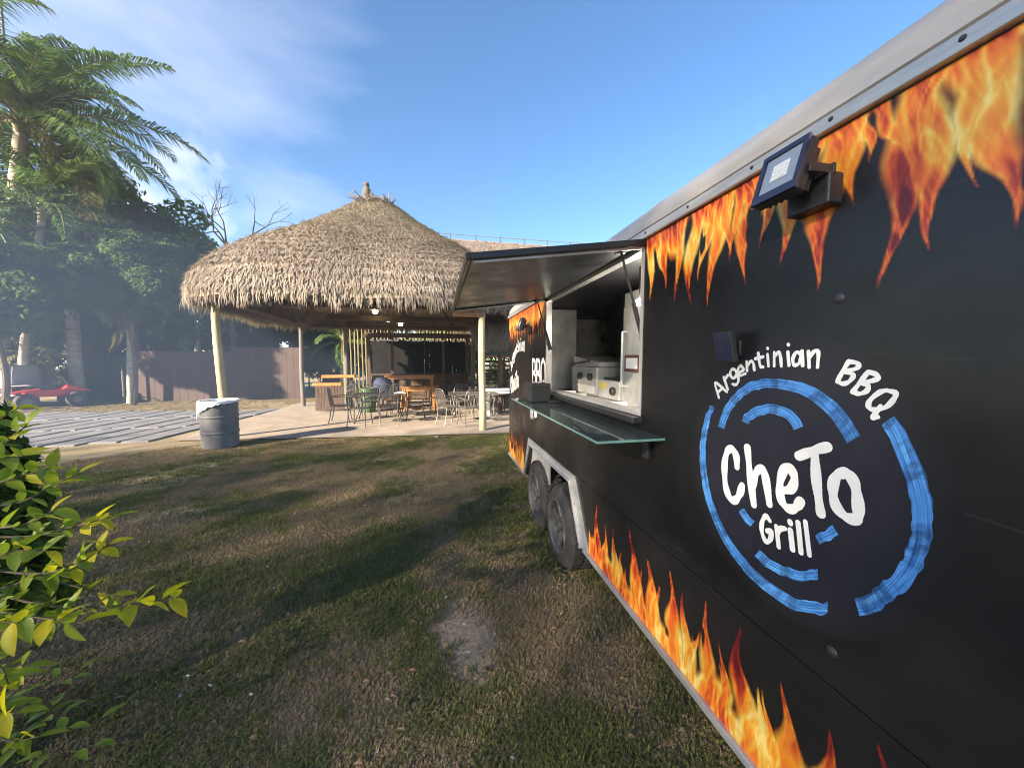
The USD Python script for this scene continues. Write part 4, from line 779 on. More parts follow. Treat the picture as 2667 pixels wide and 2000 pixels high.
def stool(label, loc, rotz, group=None):
    t = thing('wooden_stool', label, 'stool', loc, rotz, group)
    obj('seat', MB().lathe([(0, 0.72), (0.155, 0.72), (0.165, 0.71), (0.165, 0.69), (0, 0.69)], n=20), 'varnished_wood', t)
    for k in range(4):
        a = k * np.pi / 2 + 0.785
        obj('leg', MB().bar((0.11 * math.cos(a), 0.11 * math.sin(a), 0.69), (0.19 * math.cos(a), 0.19 * math.sin(a), 0), 0.018), 'varnished_wood', t)
    obj('foot_ring', MB().tube([(0.165 * math.cos(a), 0.165 * math.sin(a), 0.25) for a in np.linspace(0, 2 * np.pi, 21)], 0.010, 5), 'varnished_wood', t)
    return t
s0 = stool('wooden bar stool at the left end of the tall bar table', (-1.75, 13.05, 0.03), 10, 'stools at the tall bar table')
for p, lb in (((-1.1, 12.95, 0.03), 'wooden bar stool in front of the tall bar table, second from its left end'), ((-0.35, 13.0, 0.03), 'wooden bar stool at the right end of the tall bar table')):
    dup(s0, p, 25, lb)
# two-tier slatted serving stand at the back left
t = thing('serving_stand', 'two tier wooden serving stand with slatted front by the back post', 'stand', (-3.35, 12.6, 0.03), 2)
for k in range(9): obj('slat', rb((0.085, 0.025, 0.78), 0.004, (-0.42 + 0.095 * k, -0.30, 0.42)), 'dark_wood', t)
for z, dx, w in ((0.86, -0.12, 0.85), (1.10, 0.15, 1.0)):
    obj('shelf', rb((w, 0.36, 0.09), 0.008, (dx, -0.12 if z < 1 else 0.2, z)), 'varnished_wood', t)
for sx in (-0.46, 0.5): obj('leg', rb((0.07, 0.07, 1.06), 0.006, (sx, 0.22, 0.53)), 'dark_wood', t)

def iron_chair(label, loc, rotz, m='iron', group=None, cat='chair'):
    t = thing('garden_chair', label, cat, loc, rotz, group)
    seat = MB().tube([(0.21 * math.cos(a) * (abs(math.cos(a)) ** 4 + abs(math.sin(a)) ** 4) ** -0.25, 0.2 * math.sin(a) * (abs(math.cos(a)) ** 4 + abs(math.sin(a)) ** 4) ** -0.25, 0.44) for a in np.linspace(0, 2 * np.pi, 25)], 0.013, 6)
    for k in range(8): seat.add(rb((0.40, 0.03, 0.008), 0.002, (0, -0.168 + 0.048 * k, 0.443)))
    obj('seat', seat, m, t)
    bk = MB().tube(catmull([(-0.21, 0.20, 0.44), (-0.225, 0.245, 0.68), (-0.17, 0.285, 0.87), (0, 0.295, 0.91), (0.17, 0.285, 0.87), (0.225, 0.245, 0.68), (0.21, 0.20, 0.44)], 5), 0.013, 6)
    obj('back_frame', bk, m, t)
    for k in range(9):
        x = -0.16 + 0.04 * k
        obj('back_bar', MB().bar((x, 0.20, 0.46), (x * 0.95, 0.285, 0.88 - 3 * x * x * 0.6), 0.006, n=5), m, t)
    for s in (-1, 1):
        obj('armrest', MB().tube(catmull([(s * 0.222, 0.24, 0.67), (s * 0.25, 0.0, 0.69), (s * 0.24, -0.17, 0.66), (s * 0.21, -0.19, 0.45)], 5), 0.013, 6), m, t)
        obj('leg', MB().tube(catmull([(s * 0.20, -0.19, 0.44), (s * 0.215, -0.205, 0.2), (s * 0.235, -0.24, 0.0)], 4), 0.013, 6), m, t)
        obj('leg', MB().tube(catmull([(s * 0.20, 0.20, 0.44), (s * 0.21, 0.22, 0.2), (s * 0.225, 0.27, 0.0)], 4), 0.013, 6), m, t)
    return t
def iron_table(label, loc, rotz, m='iron', L=1.25, W=0.85):
    t = thing('garden_table', label, 'table', loc, rotz)
    top = MB().add(rb((L, 0.03, 0.03), 0.006, (0, -W / 2, 0.72))).add(rb((L, 0.03, 0.03), 0.006, (0, W / 2, 0.72))).add(rb((0.03, W, 0.03), 0.006, (-L / 2, 0, 0.72))).add(rb((0.03, W, 0.03), 0.006, (L / 2, 0, 0.72)))
    obj('rim', top, m, t)
    for k in range(int(L / 0.09)): obj('slat', rb((0.06, W - 0.03, 0.012), 0.003, (-L / 2 + 0.09 * (k + 0.6), 0, 0.722)), m, t)
    for sx in (-1, 1):
        for sy in (-1, 1): obj('leg', MB().tube(catmull([(sx * (L / 2 - 0.08), sy * (W / 2 - 0.08), 0.71), (sx * (L / 2 - 0.14), sy * (W / 2 - 0.14), 0.35), (sx * (L / 2 - 0.04), sy * (W / 2 - 0.04), 0.0)], 5), 0.018, 7), m, t)
    return t
iron_table('dark wrought iron table in the group of dark chairs', (-1.55, 10.15, 0.03), 3)
c0 = iron_chair('dark iron chair at front left of the dark iron table, back to the lawn', (-1.92, 9.45, 0.03), 172, group='dark iron chairs round the dark table')
for p, r_, lb in (((-1.22, 9.42, 0.03), 188, 'dark iron chair at front right of the dark iron table, back to the lawn'), ((-2.52, 10.1, 0.03), 95, 'dark iron chair at the left end of the dark iron table'),
                  ((-0.62, 10.2, 0.03), -88, 'dark iron chair at the right end of the dark iron table'), ((-1.9, 10.95, 0.03), 4, 'dark iron chair at back left of the dark iron table, facing the lawn'), ((-1.2, 10.9, 0.03), -6, 'dark iron chair at back right of the dark iron table, facing the lawn')):
    dup(c0, p, r_, lb)
iron_table('pale metal table half hidden by the front right post', (0.95, 9.75, 0.03), 0, 'pale_metal', 1.3)
c1 = iron_chair('pale metal chair turned sideways, left of the front right post', (0.28, 9.25, 0.03), 120, 'pale_metal', group='pale metal chairs round the pale table')
for p, r_, lb in (((0.72, 10.5, 0.03), 5, 'pale metal chair behind the pale table, facing the lawn'), ((0.78, 9.0, 0.03), 200, 'pale metal chair just left of the front right post, back to the lawn'), ((1.5, 10.45, 0.03), -20, 'pale metal chair behind the front right post')):
    dup(c1, p, r_, lb)
d0 = iron_chair('dark chair beside the wooden table, turned to the black bar', (0.35, 12.4, 0.03), -70, group='dark chairs at the back')
for p, r_, lb in (((-1.55, 11.75, 0.03), 170, 'dark chair between the dark iron table and the wooden table'), ((0.05, 11.5, 0.03), 200, 'dark chair in front of the wooden table, back to the lawn'), ((0.45, 13.4, 0.03), -120, 'dark chair near the right end of the black bar'), ((-2.5, 12.2, 0.03), 60, 'dark chair beside the two tier serving stand')):
    dup(d0, p, r_, lb)
# a white cloth on the dark table
n_ = 14; gx, gy = np.meshgrid(np.linspace(-0.16, 0.16, n_), np.linspace(-0.13, 0.13, n_), indexing='ij')
cz = 0.005 + 0.10 * meshkit.fbm(np.stack([gx * 14, gy * 14, 0 * gx], -1), 3) * np.clip(1.15 - np.hypot(gx / 0.16, gy / 0.13), 0, 1)
q = np.array([[i * n_ + j, (i + 1) * n_ + j, (i + 1) * n_ + j + 1, i * n_ + j + 1] for i in range(n_ - 1) for j in range(n_ - 1)])
cl = obj('white_bag', trimesh.Trimesh(np.stack([gx - 1.0, gy + 10.05, cz + 0.765], -1).reshape(-1, 3), np.vstack([q[:, [0, 1, 2]], q[:, [0, 2, 3]]]), process=False), 'bag_plastic', smooth=True)
tag(cl, 'crumpled white plastic bag lying on the dark iron table', 'bag')
t = thing('green_bin', 'green plastic bin on the patio left of the wooden tables', 'bin', (-2.15, 11.9, 0.03))
obj('body', MB().lathe([(0, 0), (0.19, 0), (0.21, 0.03), (0.25, 0.72), (0.25, 0.75), (0.23, 0.75), (0.2, 0.05), (0, 0.05)], n=24), 'green_plastic', t, smooth=35)
obj('rim', MB().tube([(0.25 * math.cos(a), 0.25 * math.sin(a), 0.75) for a in np.linspace(0, 2 * np.pi, 25)], 0.016, 6), 'green_plastic', t)
t = thing('covered_grill', 'kettle grill under a dark navy cover between bin and bar table', 'grill', (-1.75, 12.2, 0.03))
obj('cover', MB().lathe([(0, 1.08), (0.10, 1.07), (0.24, 1.0), (0.31, 0.86), (0.30, 0.6), (0.33, 0.42), (0.31, 0.42), (0.0, 0.9)], n=24), 'navy_fabric', t, smooth=40)
for k in range(3):
    a = k * 2.094 + 0.5; obj('leg', MB().bar((0.15 * math.cos(a), 0.15 * math.sin(a), 0.6), (0.27 * math.cos(a), 0.27 * math.sin(a), 0), 0.013), 'iron', t)
t = thing('slatted_rack', 'dark wooden rack of level slats right of the front post', 'rack', (2.35, 12.6, 0.03))
for k in range(9): obj('slat', rb((1.9, 0.03, 0.07), 0.004, (0, -0.02, 0.35 + 0.155 * k)), 'dark_wood', t)
for x in (-0.9, 0.0, 0.9): obj('upright', rb((0.07, 0.05, 1.75), 0.005, (x, 0.03, 0.875)), 'dark_wood', t)
obj('top_board', rb((1.95, 0.3, 0.05), 0.006, (0, 0.1, 1.77)), 'varnished_wood', t)
wood_table('white_table', 'white topped table right of the front post', (1.95, 10.6, 0.03), 2, 1.2, 0.7, 0.78, 'white_plastic', 4)
c2 = iron_chair('dark chair at the white topped table behind the trailer end', (1.85, 11.35, 0.03), 0, group='dark chairs at the white topped table')
dup(c2, (2.5, 11.3, 0.03), -10, 'second dark chair at the white topped table, nearer the trailer')
t = thing('tarpaulin', 'faded blue tarpaulin hung below the lower thatch eave', 'tarpaulin', (2.7, 14.2, 1.75))
obj('sheet', MB().add(rb((1.6, 0.02, 0.55), 0.006, (0, 0, 0.3))), 'gate_blue', t)
obj('cord', MB().bar((-0.8, 0, 0.58), (-0.8, 0, 0.95), 0.006).bar((0.8, 0, 0.58), (0.8, 0, 0.95), 0.006), 'iron', t)
for k, (x, y, z, lb) in enumerate([(-1.585, 10.0, 2.93, 'lit pendant lamp under the thatch, nearest and leftmost of three'), (-1.43, 11.3, 2.87, 'lit pendant lamp under the thatch, middle one of three'), (-1.217, 12.8, 2.88, 'lit pendant lamp under the thatch, farthest and rightmost of three')]):
    t = thing('pendant_lamp', lb, 'lamp', (x, y, z), group='lit lamps under the thatch')
    obj('bulb', trimesh.creation.icosphere(2, 0.075).apply_scale((1, 1, 0.8)), 'lamp_glow', t, smooth=True)
    obj('shade', MB().lathe([(0.03, 0.13), (0.10, 0.09), (0.13, 0.045), (0.125, 0.045), (0.095, 0.085), (0.03, 0.12)], n=20), 'pale_metal', t)
    obj('cord', MB().bar((0, 0, 0.12), (0, 0, 1.4), 0.006, n=5), 'iron', t)

# ------------------------------------------------------------------ drum, wall, gate, vehicles on the left
t = thing('rubbish_drum', 'grey ribbed drum lined with white bag in front of the left post', 'rubbish bin', (-4.07, 7.72, 0.0))
pf = [(0.0, 0.01), (0.27, 0.01), (0.285, 0.03), (0.29, 0.28), (0.30, 0.295), (0.30, 0.315), (0.29, 0.33), (0.292, 0.58), (0.302, 0.595), (0.302, 0.615), (0.292, 0.63), (0.295, 0.86), (0.305, 0.88), (0.297, 0.90), (0.28, 0.89), (0.275, 0.1), (0, 0.1)]
obj('body', MB().lathe(pf, n=44), 'drum_plastic', t, smooth=30)
A = np.linspace(0, 2 * np.pi, 73)[:-1]
rows = []
for k, (r, z) in enumerate([(0.20, 0.70), (0.268, 0.86), (0.285, 0.905), (0.312, 0.91), (0.318, 0.86), (0.316, 0.80), (0.318, 0.74), (0.322, 0.69), (0.315, 0.66)]):
    drop = np.clip((k - 3) / 5, 0, 1)
    w = meshkit.fbm(np.stack([np.cos(A) * 2.5, np.sin(A) * 2.5, A * 0 + k * 0.35], 1), 3)
    w2 = meshkit.noise(np.stack([np.cos(A) * 9, np.sin(A) * 9, A * 0 + k * 0.5], 1))
    side = (0.5 + 0.5 * np.cos(A - np.pi * 1.05)) ** 2
    rr = r + drop * 0.075 * (w2 - 0.4) + 0.014 * (w - 0.5)
    zz = np.where(drop > 0, 0.905 - (0.905 - z) * (0.16 + 1.9 * side * w * (0.6 + 0.8 * w2)), z)
    rows.append(np.stack([rr * np.cos(A), rr * np.sin(A), zz], 1))
R_ = np.array(rows); nk, na = R_.shape[:2]
i, j = np.meshgrid(np.arange(nk - 1), np.arange(na), indexing='ij')
q = np.stack([i * na + j, i * na + (j + 1) % na, (i + 1) * na + (j + 1) % na, (i + 1) * na + j], -1).reshape(-1, 4)[:, ::-1]
obj('bag_liner', trimesh.Trimesh(R_.reshape(-1, 3), np.vstack([q[:, [0, 1, 2]], q[:, [0, 2, 3]]]), process=False), 'bag_plastic', t, smooth=50)

t = thing('boundary_wall', 'long plain brown board fence under the trees behind the yard', 'fence', (-8.9, 17.0, 0))
for k in range(22):
    x = -2.98 + 0.284 * k
    top = 2.02 if x < 0.6 else 2.2
    obj('board', rb((0.279, 0.03, top), 0.004, (x, rng.uniform(-0.003, 0.003), top / 2 + 0.01)), 'fence_paint', t)
for z in (0.4, 1.6): obj('rail', rb((6.2, 0.05, 0.09), 0.006, (0, 0.05, z)), 'fence_paint', t)
for x in (-3.1, 0.6, 3.1): obj('post', rb((0.1, 0.1, 2.3 if x > -1 else 1.95), 0.008, (x, 0.09, 1.1)), 'fence_paint', t)
t = thing('pole', 'slim pale pole at left end of the brown fence', 'pole', (-11.95, 16.6, 0))
obj('shaft', MB().bar((0, 0, 0), (0.0, 0, 1.35), 0.035, n=10), 'pale_metal', t)
obj('cap', MB().lathe([(0, 1.38), (0.04, 1.37), (0.045, 1.35), (0, 1.35)], n=12), 'pale_metal', t)
t = thing('yard_gate', 'dark panelled gate standing in for the shadowed gap between palm trunk and brown fence', 'gate', (-13.4, 18.0, 0))
for k in range(7): obj('panel', rb((0.385, 0.03, 1.75), 0.004, (-1.2 + 0.4 * k, 0, 0.93)), 'gate_paint', t)  # dark panels put where the gap lies in shade
obj('frame', MB().add(rb((2.9, 0.05, 0.08), 0.006, (0, 0.04, 0.2))).add(rb((2.9, 0.05, 0.08), 0.006, (0, 0.04, 1.7))), 'gate_paint', t)

t = thing('box_trailer', 'grey canvas covered utility trailer with white bumper at far left', 'trailer', (-15.6, 15.9, 0), 6)
obj('canvas', MB().prism_x(Polygon([(-0.9, 0.72), (-0.78, 1.45), (0.78, 1.45), (0.9, 0.72)]), -2.0, 1.45), 'grey_canvas', t)
for x in (1.36, -0.4): obj('canvas_hoop', MB().tube([(x, -0.92, 0.72), (x, -0.80, 1.47), (x, 0.80, 1.47), (x, 0.92, 0.72)], 0.03, 6), 'grey_canvas', t)
obj('bed', MB().add(rb((3.5, 1.85, 0.14), 0.01, (-0.27, 0, 0.64))), 'iron', t)
obj('bumper', MB().add(rb((3.6, 0.07, 0.09), 0.012, (-0.2, -1.0, 0.50))), 'white_plastic', t)
for y in (-0.85, 0.85):
    for x in (0.5, -1.2):
        w_ = obj('wheel', MB().lathe([(0.0, -0.06), (0.14, -0.07), (0.15, 0.07), (0, 0.06)], (x, y, 0.28), 20, 'y'), 'pale_metal', t)
        obj('tyre', MB().lathe([(0.15, -0.08), (0.25, -0.085), (0.28, -0.05), (0.28, 0.05), (0.25, 0.085), (0.15, 0.08)], (x, y, 0.28), 24, 'y'), 'tyre_rubber', w_, smooth=40)
t = thing('quad_bike', 'red quad bike parked between grey trailer and palm trunk', 'quad bike', (-13.45, 15.6, 0), 52)
obj('body', MB().add(rb((1.1, 0.34, 0.26), 0.06, (0, 0, 0.52))), 'red_paint', t)
obj('hood', MB().add(rb((0.42, 0.5, 0.16), 0.06, (0.55, 0, 0.66), (0, 12, 0))), 'red_paint', t)
obj('seat', MB().add(rb((0.62, 0.3, 0.12), 0.05, (-0.15, 0, 0.72))), 'black_plastic', t)
for x in (-0.55, 0.55):
    for y in (-0.42, 0.42):
        obj('mudguard', MB().add(rb((0.62, 0.30, 0.06), 0.025, (x, y * 0.95, 0.62), (0, 10 if x > 0 else -10, 0))), 'red_paint', t)
        w_ = obj('wheel', MB().lathe([(0, -0.09), (0.12, -0.1), (0.13, 0.1), (0, 0.09)], (x, y, 0.27), 18, 'y'), 'pale_metal', t)
        obj('tyre', MB().lathe([(0.13, -0.11), (0.23, -0.12), (0.27, -0.07), (0.27, 0.07), (0.23, 0.12), (0.13, 0.11)], (x, y, 0.27), 24, 'y'), 'tyre_rubber', w_, smooth=40)
obj('handlebar', MB().tube([(0.22, -0.36, 0.98), (0.30, -0.2, 1.0), (0.34, 0, 0.94), (0.30, 0.2, 1.0), (0.22, 0.36, 0.98)], 0.018, 7).bar((0.34, 0, 0.95), (0.48, 0, 0.65), 0.025), 'iron', t)
obj('headlight', MB().add(rb((0.05, 0.2, 0.09), 0.02, (0.76, 0, 0.68))), 'lens', t)
obj('cargo_rack', MB().add(rb((0.45, 0.5, 0.02), 0.006, (-0.62, 0, 0.80))).bar((-0.8, -0.24, 0.8), (-0.8, -0.24, 0.62), 0.012).bar((-0.8, 0.24, 0.8), (-0.8, 0.24, 0.62), 0.012), 'white_plastic', t)
t = thing('flag_mast', 'slim grey mast rising behind the palms at upper left', 'mast', (-17.8, 20.1, 0))
obj('shaft', MB().tube([(0, 0, 0), (0, 0, 9), (0, 0, 19.5)], [0.06, 0.05, 0.035], 8), 'iron', t)
obj('collar', MB().bar((0, 0, 16.6), (0, 0, 16.9), 0.07, n=10), 'iron', t)

# ------------------------------------------------------------------ trees
def leaf_cloud(C, R, n, size, up=0.4, shell=0.5, flat=1.0):
    """n leaf quads (each folded, two triangles a side) scattered in balls at C with radii R"""
    C = np.asarray(C, float); R = np.asarray(R, float)
    k = rng.choice(len(C), n, p=R ** 2 / (R ** 2).sum())
    d = rng.normal(size=(n, 3)); d /= np.linalg.norm(d, axis=1, keepdims=True)
    P = C[k] + d * (R[k] * (shell + (1 - shell) * rng.uniform(0, 1, n) ** 0.5))[:, None] * [1, 1, flat]
    N = d + rng.normal(0, 0.55, (n, 3)) + [0, 0, up]; N /= np.linalg.norm(N, axis=1, keepdims=True)
    A = np.cross(N, rng.normal(size=(n, 3))); A /= np.linalg.norm(A, axis=1, keepdims=True)
    A = A + [0, 0, -0.35]; A /= np.linalg.norm(A, axis=1, keepdims=True)
    B = np.cross(N, A); B /= np.linalg.norm(B, axis=1, keepdims=True)
    s = size * rng.uniform(0.6, 1.35, n)[:, None]
    V = np.stack([P - A * s * 0.5, P + B * s * 0.24 + N * s * 0.08, P + A * s * 0.5, P - B * s * 0.24 + N * s * 0.08], 1).reshape(-1, 3)
    b = np.arange(n)[:, None] * 4
    return trimesh.Trimesh(V, np.vstack([b + [[0, 1, 2]], b + [[0, 2, 3]]]), process=False)

def tree(name, label, base, crown, rad, n, size, m, seed, clumps=34, cat='tree', group=None, trunk_r=0.22, flat=0.8):
    r = np.random.default_rng(seed)
    t = thing(name, label, cat, (*base, 0), 0, group)
    c = np.array(crown, float) - (*base, 0)
    d = r.normal(size=(clumps, 3)); d /= np.linalg.norm(d, axis=1, keepdims=True)
    C = c + d * np.array(rad) * r.uniform(0.35, 0.95, (clumps, 1))
    R = r.uniform(0.20, 0.38, clumps) * float(np.mean(rad)) * 1.05
    obj('crown', leaf_cloud(C, R, n, size, flat=flat), m, t)
    tk = MB().tube(catmull([(0, 0, 0), (0.08, 0.05, c[2] * 0.3), (c[0] * 0.5, c[1] * 0.5, c[2] * 0.65), tuple(c)], 5), np.linspace(trunk_r, trunk_r * 0.4, 16), 9)
    for k in range(min(9, clumps)):
        tk.tube(catmull([(c[0] * 0.5, c[1] * 0.5, c[2] * 0.6), tuple((c * [0.6, 0.6, 0.8] + C[k]) / 2), tuple(C[k])], 4), np.linspace(trunk_r * 0.45, 0.02, 9), 6)
    obj('trunk', tk, 'bark', t)
    return t
tree('broadleaf_tree', 'large dense broadleaf tree at left, behind the palms', (-14.7, 18.6), (-14.3, 18.5, 7.0), (3.9, 2.2, 3.9), 22000, 0.26, 'leaves_mid', 1, 46)
tree('broadleaf_tree', 'dark rounded tree between large tree and thatched roof', (-12.5, 19.9), (-12.5, 19.9, 5.0), (2.5, 2.2, 3.6), 18000, 0.26, 'leaves_dark', 2, 30)
tree('broadleaf_tree', 'bushy tree behind the brown fence, left of the hut post', (-9.0, 20.0), (-8.9, 20.2, 3.2), (3.0, 1.8, 2.0), 13000, 0.22, 'leaves_dark', 3, 30)
tree('broadleaf_tree', 'leafy tree seen under the eave above the brown fence', (-6.0, 21.5), (-5.9, 21.5, 3.4), (2.8, 1.8, 2.1), 12000, 0.22, 'leaves_mid', 4, 30)
tree('broadleaf_tree', 'sunlit bushy tree behind the bamboo screen, left part', (-3.2, 20.3), (-3.2, 20.3, 3.0), (2.4, 1.6, 2.4), 10000, 0.22, 'leaves_light', 5, 26)
tree('broadleaf_tree', 'sunlit bushy tree behind the black bar, right part', (1.3, 20.5), (1.3, 20.5, 3.2), (2.8, 1.6, 2.4), 10000, 0.22, 'leaves_light', 6, 26)
tree('broadleaf_tree', 'tree at the far left edge behind the grey trailer', (-18.6, 21.0), (-18.4, 21.0, 6.6), (2.8, 1.8, 3.6), 16000, 0.24, 'leaves_mid', 7, 34)
tree('broadleaf_tree', 'light green bush at far left above the grey trailer', (-16.6, 17.9), (-16.6, 17.9, 2.7), (2.0, 1.2, 1.9), 8000, 0.20, 'leaves_light', 8, 24)
tree('broadleaf_tree', 'dark low bush behind the yard gate', (-13.2, 19.4), (-13.0, 19.4, 2.3), (2.4, 1.0, 1.9), 8000, 0.22, 'leaves_dark', 9, 24)
tree('broadleaf_tree', 'dark hedge tree behind the lower hut', (8.0, 20.5), (8.0, 20.5, 2.6), (6.0, 1.4, 2.0), 9000, 0.25, 'leaves_dark', 10, 30)

tree('broadleaf_tree', 'bright leafy tree filling the gap between large tree and thatched roof', (-12.4, 17.8), (-12.2, 17.6, 5.4), (2.1, 1.2, 2.3), 16000, 0.21, 'leaves_light', 63, 40)
tree('broadleaf_tree', 'leafy undergrowth tree behind the stout palm trunk', (-14.3, 18.3), (-14.2, 18.2, 2.7), (1.8, 0.9, 2.3), 11000, 0.20, 'leaves_light', 64, 26)
tree('broadleaf_tree', 'bushy tree above the yard gate, right of the stout palm', (-12.0, 18.7), (-11.9, 18.6, 3.2), (1.7, 0.9, 1.5), 9000, 0.20, 'leaves_mid', 65, 24)
tree('broadleaf_tree', 'leafy tree at the far left edge, below the tallest palm', (-16.9, 16.0), (-16.6, 16.0, 5.2), (1.7, 1.2, 2.4), 13000, 0.21, 'leaves_light', 66, 26)
def frond(L, az, el, droop, m_, nleaf=46, leaf=0.55, seed=0, width=0.045, vee=0.35):
    """a feather palm frond: returns (stem mesh, leaflet mesh)"""
    r = np.random.default_rng(seed)
    s = np.linspace(0, 1, 14)
    ang = el - droop * s ** 1.4
    dx = np.cos(ang); dz = np.sin(ang)
    X = np.r_[0, np.cumsum((dx[1:] + dx[:-1]) / 2)] * L / 13; Z = np.r_[0, np.cumsum((dz[1:] + dz[:-1]) / 2)] * L / 13
    H = np.array([math.cos(az), math.sin(az), 0]); Sd = np.array([-H[1], H[0], 0])
    sway = r.uniform(-0.25, 0.25) * s ** 2 * L * 0.3
    P = X[:, None] * H + Z[:, None] * [0, 0, 1] + sway[:, None] * Sd
    stem = MB().tube(P, np.linspace(0.035, 0.006, 14), 5)
    u = np.repeat(np.linspace(0.14, 0.985, nleaf), 2) + r.uniform(-0.006, 0.006, 2 * nleaf); sg = np.tile([-1, 1], nleaf)
    B = np.stack([np.interp(u, s, P[:, k]) for k in range(3)], 1)
    Tg = np.stack([np.interp(np.minimum(u + 0.03, 1), s, P[:, k]) - np.interp(u - 0.03, s, P[:, k]) for k in range(3)], 1); Tg /= np.linalg.norm(Tg, axis=1, keepdims=True)
    Up = np.cross(Sd, Tg); Up = np.where(Up[:, 2:] < 0, -Up, Up)
    ll = leaf * np.sin(np.pi * np.clip(u * 0.86 + 0.12, 0, 1)) ** 0.7 * r.uniform(0.8, 1.15, len(u))
    D = Tg * (0.45 + 0.5 * u)[:, None] + Sd * sg[:, None] * 0.85 + Up * vee * r.uniform(0.2, 1.2, len(u))[:, None]; D /= np.linalg.norm(D, axis=1, keepdims=True)
    D2 = D + np.array([0, 0, -1.15]) * r.uniform(0.5, 1.3, len(u))[:, None]; D2 /= np.linalg.norm(D2, axis=1, keepdims=True)
    Wv = np.cross(D, Up + r.normal(0, 0.25, D.shape)); Wv /= np.linalg.norm(Wv, axis=1, keepdims=True)
    M1 = B + D * (ll * 0.5)[:, None]; E = M1 + D2 * (ll * 0.55)[:, None]
    w = Wv * width / 2
    V = np.stack([B - w * 0.5, B + w * 0.5, M1 + w, M1 - w, E], 1).reshape(-1, 3); b = np.arange(len(u))[:, None] * 5
    return stem.mesh(), trimesh.Trimesh(V, np.vstack([b + [[0, 1, 2]], b + [[0, 2, 3]], b + [[3, 2, 4]]]), process=False)

def palm(label, base, top, nfr, L, seed, leaf=0.6, r0=0.2, dry=3, extra=(), width=0.045, els=(-0.5, 1.35), group=None, droop=(0.9, 1.7)):
    r = np.random.default_rng(seed)
    base, top = np.array(base, float), np.array(top, float)
    t = thing('palm_tree', label, 'palm tree', base, 0, group)
    c = top - base
    pts = catmull([(0, 0, 0), tuple(c * [0.25, 0.25, 0.35]), tuple(c * [0.7, 0.7, 0.72]), tuple(c)], 8)
    rr = np.interp(np.linspace(0, 1, len(pts)), [0, 0.05, 0.4, 1], [r0 * 1.35, r0 * 1.05, r0 * 0.9, r0 * 0.75]) * (1 + 0.03 * np.sin(np.arange(len(pts)) * 2.1))
    obj('trunk', MB().tube(pts, rr, 14), 'palm_bark', t, smooth=40)
    obj('crownshaft', MB().tube([tuple(c - (0, 0, 0.15)), tuple(c + (0, 0, 0.25)), tuple(c + (0, 0, 0.6))], [r0 * 0.85, r0 * 0.9, r0 * 0.35], 12), 'frond_stem', t, smooth=40)
    fr = [(2.39996 * k + r.uniform(-0.25, 0.25), els[0] + (els[1] - els[0]) * (k + 0.5) / nfr, L * r.uniform(0.85, 1.1), r.uniform(*droop)) for k in range(nfr)] + list(extra)
    for k, (az, el, l, dr) in enumerate(fr):
        st, lf = frond(l, az, el, dr, None, max(34, int(58 * l / 4)), leaf, seed * 100 + k, width)
        off = c + (0, 0, 0.3 + 0.2 * (el > 0.6)); st.apply_translation(off); lf.apply_translation(off)
        f = obj('frond', lf, 'palm_leaf_dry' if k < dry else 'palm_leaf', t)
        obj('stem', st, 'frond_stem', f)
    return t
palm('tallest palm with long fronds reaching right into the sky at upper left', (-15.6, 16.4, 0), (-14.7, 16.9, 10.0), 26, 5.2, 3, 1.1, 0.24, 3,
     extra=[(-0.25, 0.75, 5.6, 1.25), (-0.45, 0.35, 6.0, 1.0), (0.15, 0.45, 5.8, 1.2), (-0.55, -0.15, 6.3, 0.65), (-0.4, 0.05, 5.8, 1.2), (-0.7, 0.6, 5.6, 1.3), (-0.1, 0.1, 5.6, 1.1)], width=0.055)
palm('palm cut by the upper left edge of the picture', (-16.4, 15.2, 0), (-15.6, 15.5, 11.4), 18, 4.4, 5, 0.9, 0.22, 2, width=0.055)
palm('slender palm between the stout palm and the dark rounded tree', (-11.6, 16.4, 0), (-11.3, 16.3, 4.4), 16, 2.5, 17, 0.5, 0.10, 2, droop=(1.1, 1.9))
palm('feathery palm at far left below the tallest palm', (-15.3, 14.9, 0), (-14.4, 14.9, 5.6), 18, 3.0, 19, 0.6, 0.12, 2, droop=(1.1, 1.9))
palm('leaning palm in front of the large broadleaf tree, above the quad bike', (-14.6, 16.0, 0), (-13.2, 15.6, 6.6), 18, 3.0, 23, 0.6, 0.12, 2, droop=(1.0, 1.8))
palm('stout pale trunked palm standing behind the red quad bike', (-13.9, 17.2, 0), (-13.7, 17.0, 4.6), 18, 3.4, 7, 0.6, 0.22, 4, droop=(1.2, 2.0))
palm('low bushy palm left of the stout pale trunked palm', (-15.9, 16.9, 0), (-15.8, 16.8, 3.3), 14, 2.9, 9, 0.55, 0.11, 2, droop=(1.2, 1.9))
palm('small palm with yellowing fronds beside the quad bike', (-14.75, 16.6, 0), (-14.7, 16.5, 1.6), 10, 1.5, 11, 0.4, 0.13, 6, droop=(1.1, 1.8))
palm('small bright palm behind the back left hut post', (-4.6, 18.8, 0), (-4.5, 18.8, 2.2), 14, 2.0, 13, 0.45, 0.13, 1)
palm('young palm above the brown fence, right of the dark rounded tree', (-10.6, 18.6, 0), (-10.5, 18.6, 2.7), 13, 2.2, 15, 0.45, 0.14, 1)

